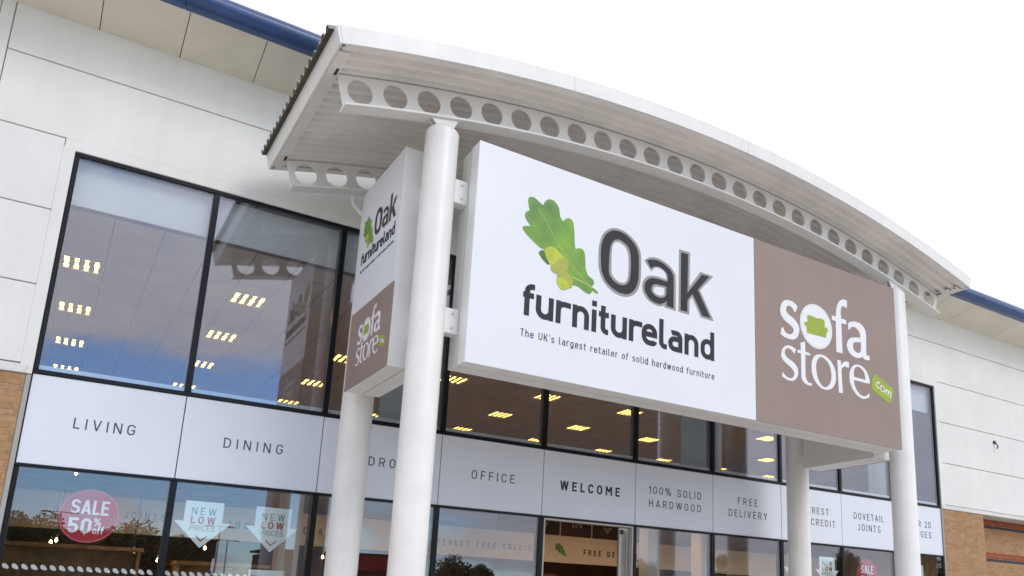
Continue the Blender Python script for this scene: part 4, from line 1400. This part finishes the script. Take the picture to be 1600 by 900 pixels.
for x in (10.885, 11.795):
    MB().box(x - .013, x + .013, 4.08, 4.15, -1.163, -.76).build('glazing_bar', BEIGE, tr_)
P2 = lambda u, v, h: (u, 4.10 - h, v)
q = MB()
for x in (10.43, 12.27):
    stroke(q, [(x - .13, -.86), (x, -.995), (x + .13, -.86)], .028, P2, 0, .004)
    stroke(q, [(x - .06, -.86), (x, -.92), (x + .06, -.86)], .022, P2, 0, .004)
text(q, '50%', 11.22, 11.52, -.935, .12, .17, P2, .004)
q.build('lettering', mat('dim_print', (0.35, 0.28, 0.22), 0.6), tr_)


def pendant(x, y, z, lab):
    e = empty('pendant_lamp', (x, y, z), lab, 'lamp', 'warm lamps inside the ground floor')
    q = MB()
    rr = [(0.001, -.024), (.016, -.017), (.023, 0), (.016, .017), (.010, .04)]
    for r, dz in rr:
        for k in range(12):
            t = 2 * math.pi * k / 12
            q.v.append((x + r * math.cos(t), y + r * math.sin(t), z + dz))
    for i in range(4):
        for k in range(12):
            q.f.append((i * 12 + k, i * 12 + (k + 1) % 12, (i + 1) * 12 + (k + 1) % 12, (i + 1) * 12 + k))
    q.m = [0] * len(q.f)
    q.build('bulb', BULB, e, smooth=60)
    MB().tube([(x, y, z + .04), (x, y, z + .1)], .016, 10).build('cap', ALU, e)
    MB().tube([(x, y, z + .1), (x, y, -.751)], .005, 6).build('cord', DARKPL, e)


for k, (x, y, z, lab) in enumerate([
        (.766, 3.0, -.934, 'warm lamp glowing high behind the SALE sticker window'),
        (.584, 3.0, -2.09, 'warm lamp at far left below the SALE sticker'),
        (.66, 3.4, -2.03, 'warm lamp just right of the far left lamp below the SALE sticker'),
        (.904, 3.0, -2.255, 'warm lamp low below the SALE sticker, above the row of white marks'),
        (1.791, 3.0, -2.17, 'upper of two close warm lamps right of the SALE sticker'),
        (1.79, 3.2, -2.29, 'lower of two close warm lamps right of the SALE sticker'),
        (2.175, 3.0, -2.285, 'warm lamp beside the mullion left of the arrow stickers'),
        (2.896, 3.0, -2.031, 'warm lamp between the tips of the two arrow stickers'),
        (4.977, 3.0, -2.064, 'warm lamp left of the rear left column')]):
    pendant(x, y, z, lab)


def cabinet(x, y, w, d, h, lab, shelves=3):
    e = empty('oak_cabinet', (x, y, GZ + .125), lab, 'cabinet', 'oak furniture on the ground floor')
    z0 = GZ + .126
    for a in (x - w / 2, x + w / 2 - .05):
        MB().box(a, a + .05, y - d / 2, y + d / 2, z0, z0 + h).build('side_panel', WOOD, e)
    MB().box(x - w / 2 - .03, x + w / 2 + .03, y - d / 2 - .03, y + d / 2, z0 + h + .001, z0 + h + .06).build('top', WOOD, e)
    for k in range(shelves):
        z = z0 + .08 + k * (h - .1) / shelves
        MB().box(x - w / 2 + .051, x + w / 2 - .051, y - d / 2 + .02, y + d / 2, z, z + .04).build('shelf', WOOD, e)
    MB().box(x - w / 2 + .051, x + w / 2 - .051, y + d / 2 - .02, y + d / 2 - .002, z0, z0 + h).build('back_panel', WOOD, e)


cabinet(.9, 2.6, 1.9, .5, 2.35, 'tall oak display cabinet behind the window under LIVING', 4)
cabinet(3.2, 3.0, 1.5, .5, 2.2, 'oak cabinet behind the window under DINING', 4)
cabinet(11.3, 6.5, 1.6, .5, 2.5, 'oak cabinet far inside behind the doorway', 4)
for x, yy, w in ((4.0, 1.6, .34), (11.6, 1.3, .32), (13.3, 1.5, .36)):
    e = empty('interior_post', (x, yy, GZ + .125), {4.0: 'pale square post inside beside the right arrow stickers', 11.6: 'pale square post inside right of the doorway',
              13.3: 'pale square post inside under FREE DELIVERY'}[x], 'post')
    MB().box(x - w / 2, x + w / 2, yy, yy + w, GZ + .126, -.751).build('shaft', INWALL, e)
    MB().box(x - w / 2 - .02, x + w / 2 + .02, yy - .02, yy + w + .02, GZ + .126, GZ + .3).build('skirting', BLINDM, e)

# ---------------------------------------------------------------- across the car park (mirrored in the glass)
def leaf_cloud(seed, n, blobs, size):
    rnd = random.Random(seed)
    vs, fs = [], []
    for _ in range(n):
        cx, cy, cz, r = rnd.choice(blobs)
        while True:
            p = Vector((rnd.uniform(-1, 1), rnd.uniform(-1, 1), rnd.uniform(-1, 1)))
            if p.length < 1 and rnd.random() < 1.15 - .5 * p.length:
                break
        p = Vector((cx, cy, cz)) + p * r
        a = Vector((rnd.uniform(-1, 1), rnd.uniform(-1, 1), rnd.uniform(-1, 1))).normalized()
        b = a.cross(Vector((rnd.uniform(-1, 1), rnd.uniform(-1, 1), rnd.uniform(-1, 1)))).normalized()
        s = size * rnd.uniform(.6, 1.4)
        k = len(vs)
        vs += [p - a * s, p + b * s * .55, p + a * s, p - b * s * .55]
        fs.append((k, k + 1, k + 2, k + 3))
    return vs, fs


TREES = []
for sd, (h, w) in enumerate(((9.5, 3.6), (8.0, 4.2), (11.5, 3.4))):
    rnd = random.Random(40 + sd)
    blobs = [(0, 0, h * .66, w * .62)]
    tk = MB()
    tk.tube([(0, 0, 0), (.05, 0, h * .25), (-.05, .05, h * .5), (0, 0, h * .85)], [.26, .2, .14, .04], 9)
    for k in range(13):
        an, zz = rnd.uniform(0, 6.28), rnd.uniform(.34, .92)
        rr = w * (.85 - abs(zz - .55) * .9) * rnd.uniform(.55, 1.0)
        e = (rr * math.cos(an), rr * math.sin(an), h * zz)
        blobs.append((*e, w * rnd.uniform(.34, .52)))
        tk.tube([(0, 0, h * zz * .62), (e[0] * .5, e[1] * .5, h * zz * .82), e], [.11, .07, .025], 6)
    vs, fs = leaf_cloud(sd, 9000, blobs, .17)
    cm = bpy.data.meshes.new('crown_shape')
    cm.from_pydata([tuple(v) for v in vs], [], fs)
    cm.materials.append(LEAF_B if sd == 1 else LEAF_A)
    tme = bpy.data.meshes.new('trunk_shape')
    tme.from_pydata([tuple(v) for v in tk.v], [], tk.f)
    tme.materials.append(BARK)
    TREES.append((cm, tme))

for k, (x, y, t, sc, lab) in enumerate([
        (-.3, -50, 0, .66, 'round tree across the car park, mirrored in the glass left of the SALE sticker'),
        (5.4, -55, 1, .76, 'broad tree across the car park, mirrored in the glass right of the SALE sticker'),
        (9.7, -57, 0, .62, 'bushy tree across the car park, mirrored in the glass below the left arrow sticker'),
        (52.0, -104, 1, 1.0, 'far low tree across the car park, mirrored at left under OFFICE'),
        (60.0, -112, 0, .86, 'far dark tree across the car park, mirrored in the middle under OFFICE'),
        (81.0, -96, 1, 1.12, 'far spreading tree across the car park, mirrored under 100% SOLID HARDWOOD'),
        (84.0, -80, 2, .85, 'tall tree across the car park, mirrored under FREE DELIVERY'),
        (84.0, -58, 0, 1.0, 'leafy tree across the car park, mirrored under DOVETAIL JOINTS'),
        (88.0, -50, 2, .98, 'tall tree across the car park, mirrored in the last window at right')]):
    e = empty('tree', (x / S, y / S, GZ), lab, 'tree', 'trees across the car park')
    for nm, me in (('trunk', TREES[t][1]), ('crown', TREES[t][0])):
        o = place(nm, me, WLOC[e.name], e)
        o.scale = (sc, sc, sc)
        o.rotation_euler = (0, 0, 1.3 * k)

for k, (x, y, lab) in enumerate([(1.3, -65, 'car park lamp post mirrored in the glass over the SALE sticker'),
                                 (13.4, -68, 'nearer of two car park lamp posts mirrored between the arrow stickers'),
                                 (17.3, -86, 'farther of two car park lamp posts mirrored between the arrow stickers')]):
    e = empty('lamp_post', (x / S, y / S, GZ), lab, 'lamp post', 'car park lamp posts')
    X_, Y_ = x / S, y / S
    MB().tube([(X_, Y_, GZ), (X_, Y_, GZ + 1.2), (X_, Y_, GZ + 8.6)], [.11, .09, .06], 10).build('post', ALU, e, smooth=50)
    MB().tube([(X_ - 1.1, Y_, GZ + 8.55), (X_ + 1.1, Y_, GZ + 8.55)], .035, 8).build('crossarm', ALU, e)
    for s in (-1, 1):
        MB().bbox((X_ + s * 1.1 - .32, X_ + s * 1.1 + .32, Y_ - .16, Y_ + .16, GZ + 8.47, GZ + 8.6), .02).build('lamp_head', DARKPL, e)

for x0, x1, yf, hh, lab in ((20, 36, -76, 6.4, 'dark retail shed with red fascia across the car park, mirrored near the rear left column'),
                            (-46, 14, -72, 6.6, 'long low retail shed across the car park, mirrored behind the SALE sticker')):
    sh = empty('retail_shed', ((x0 + x1) / 2, yf - 4, GZ), lab, 'building', 'retail sheds across the car park')
    MB().box(x0, x1, yf - 8, yf, GZ, GZ + hh).build('wall', DIMWALL, sh)
    MB().box(x0 - .2, x1 + .2, yf + .01, yf + .3, GZ + hh - 1.4, GZ + hh + .2).build('fascia', REDT if x0 > 0 else ROOFD, sh)
    for k in range(int((x1 - x0) / 3)):
        MB().box(x0 + .6 + 3 * k, x0 + 3.1 + 3 * k, yf + .02, yf + .1, GZ + .2, GZ + 4.0).build('window', BLACKF, sh)
    MB().box(x0 - .3, x1 + .3, yf - 8.2, yf + .4, GZ + hh + .21, GZ + hh + .4).build('roof', ROOFD, sh)

# wooded hills on the horizon behind the car park
hv, hf = [], []
rnd = random.Random(3)
NH = 90
for i in range(NH + 1):
    an = math.radians(95 + 150 * i / NH)
    hgt = 9 + 6 * math.sin(i * .16 + .6) + 4 * math.sin(i * .41) + rnd.uniform(-.9, .9)
    for r, z in ((420, 0.0), (470, hgt * .7), (560, hgt), (680, 0.0)):
        hv.append((r * math.sin(an), r * math.cos(an), z))
for i in range(NH):
    for j in range(3):
        hf.append((4 * i + j, 4 * i + 4 + j, 4 * i + 5 + j, 4 * i + 1 + j))
hm = bpy.data.meshes.new('hills')
hm.from_pydata(hv, [], hf)
hm.materials.append(HILL)
hm.polygons.foreach_set('use_smooth', [True] * len(hm.polygons))
ho = bpy.data.objects.new('hills', hm)
scene.collection.objects.link(ho)
tag(ho, kind='structure')
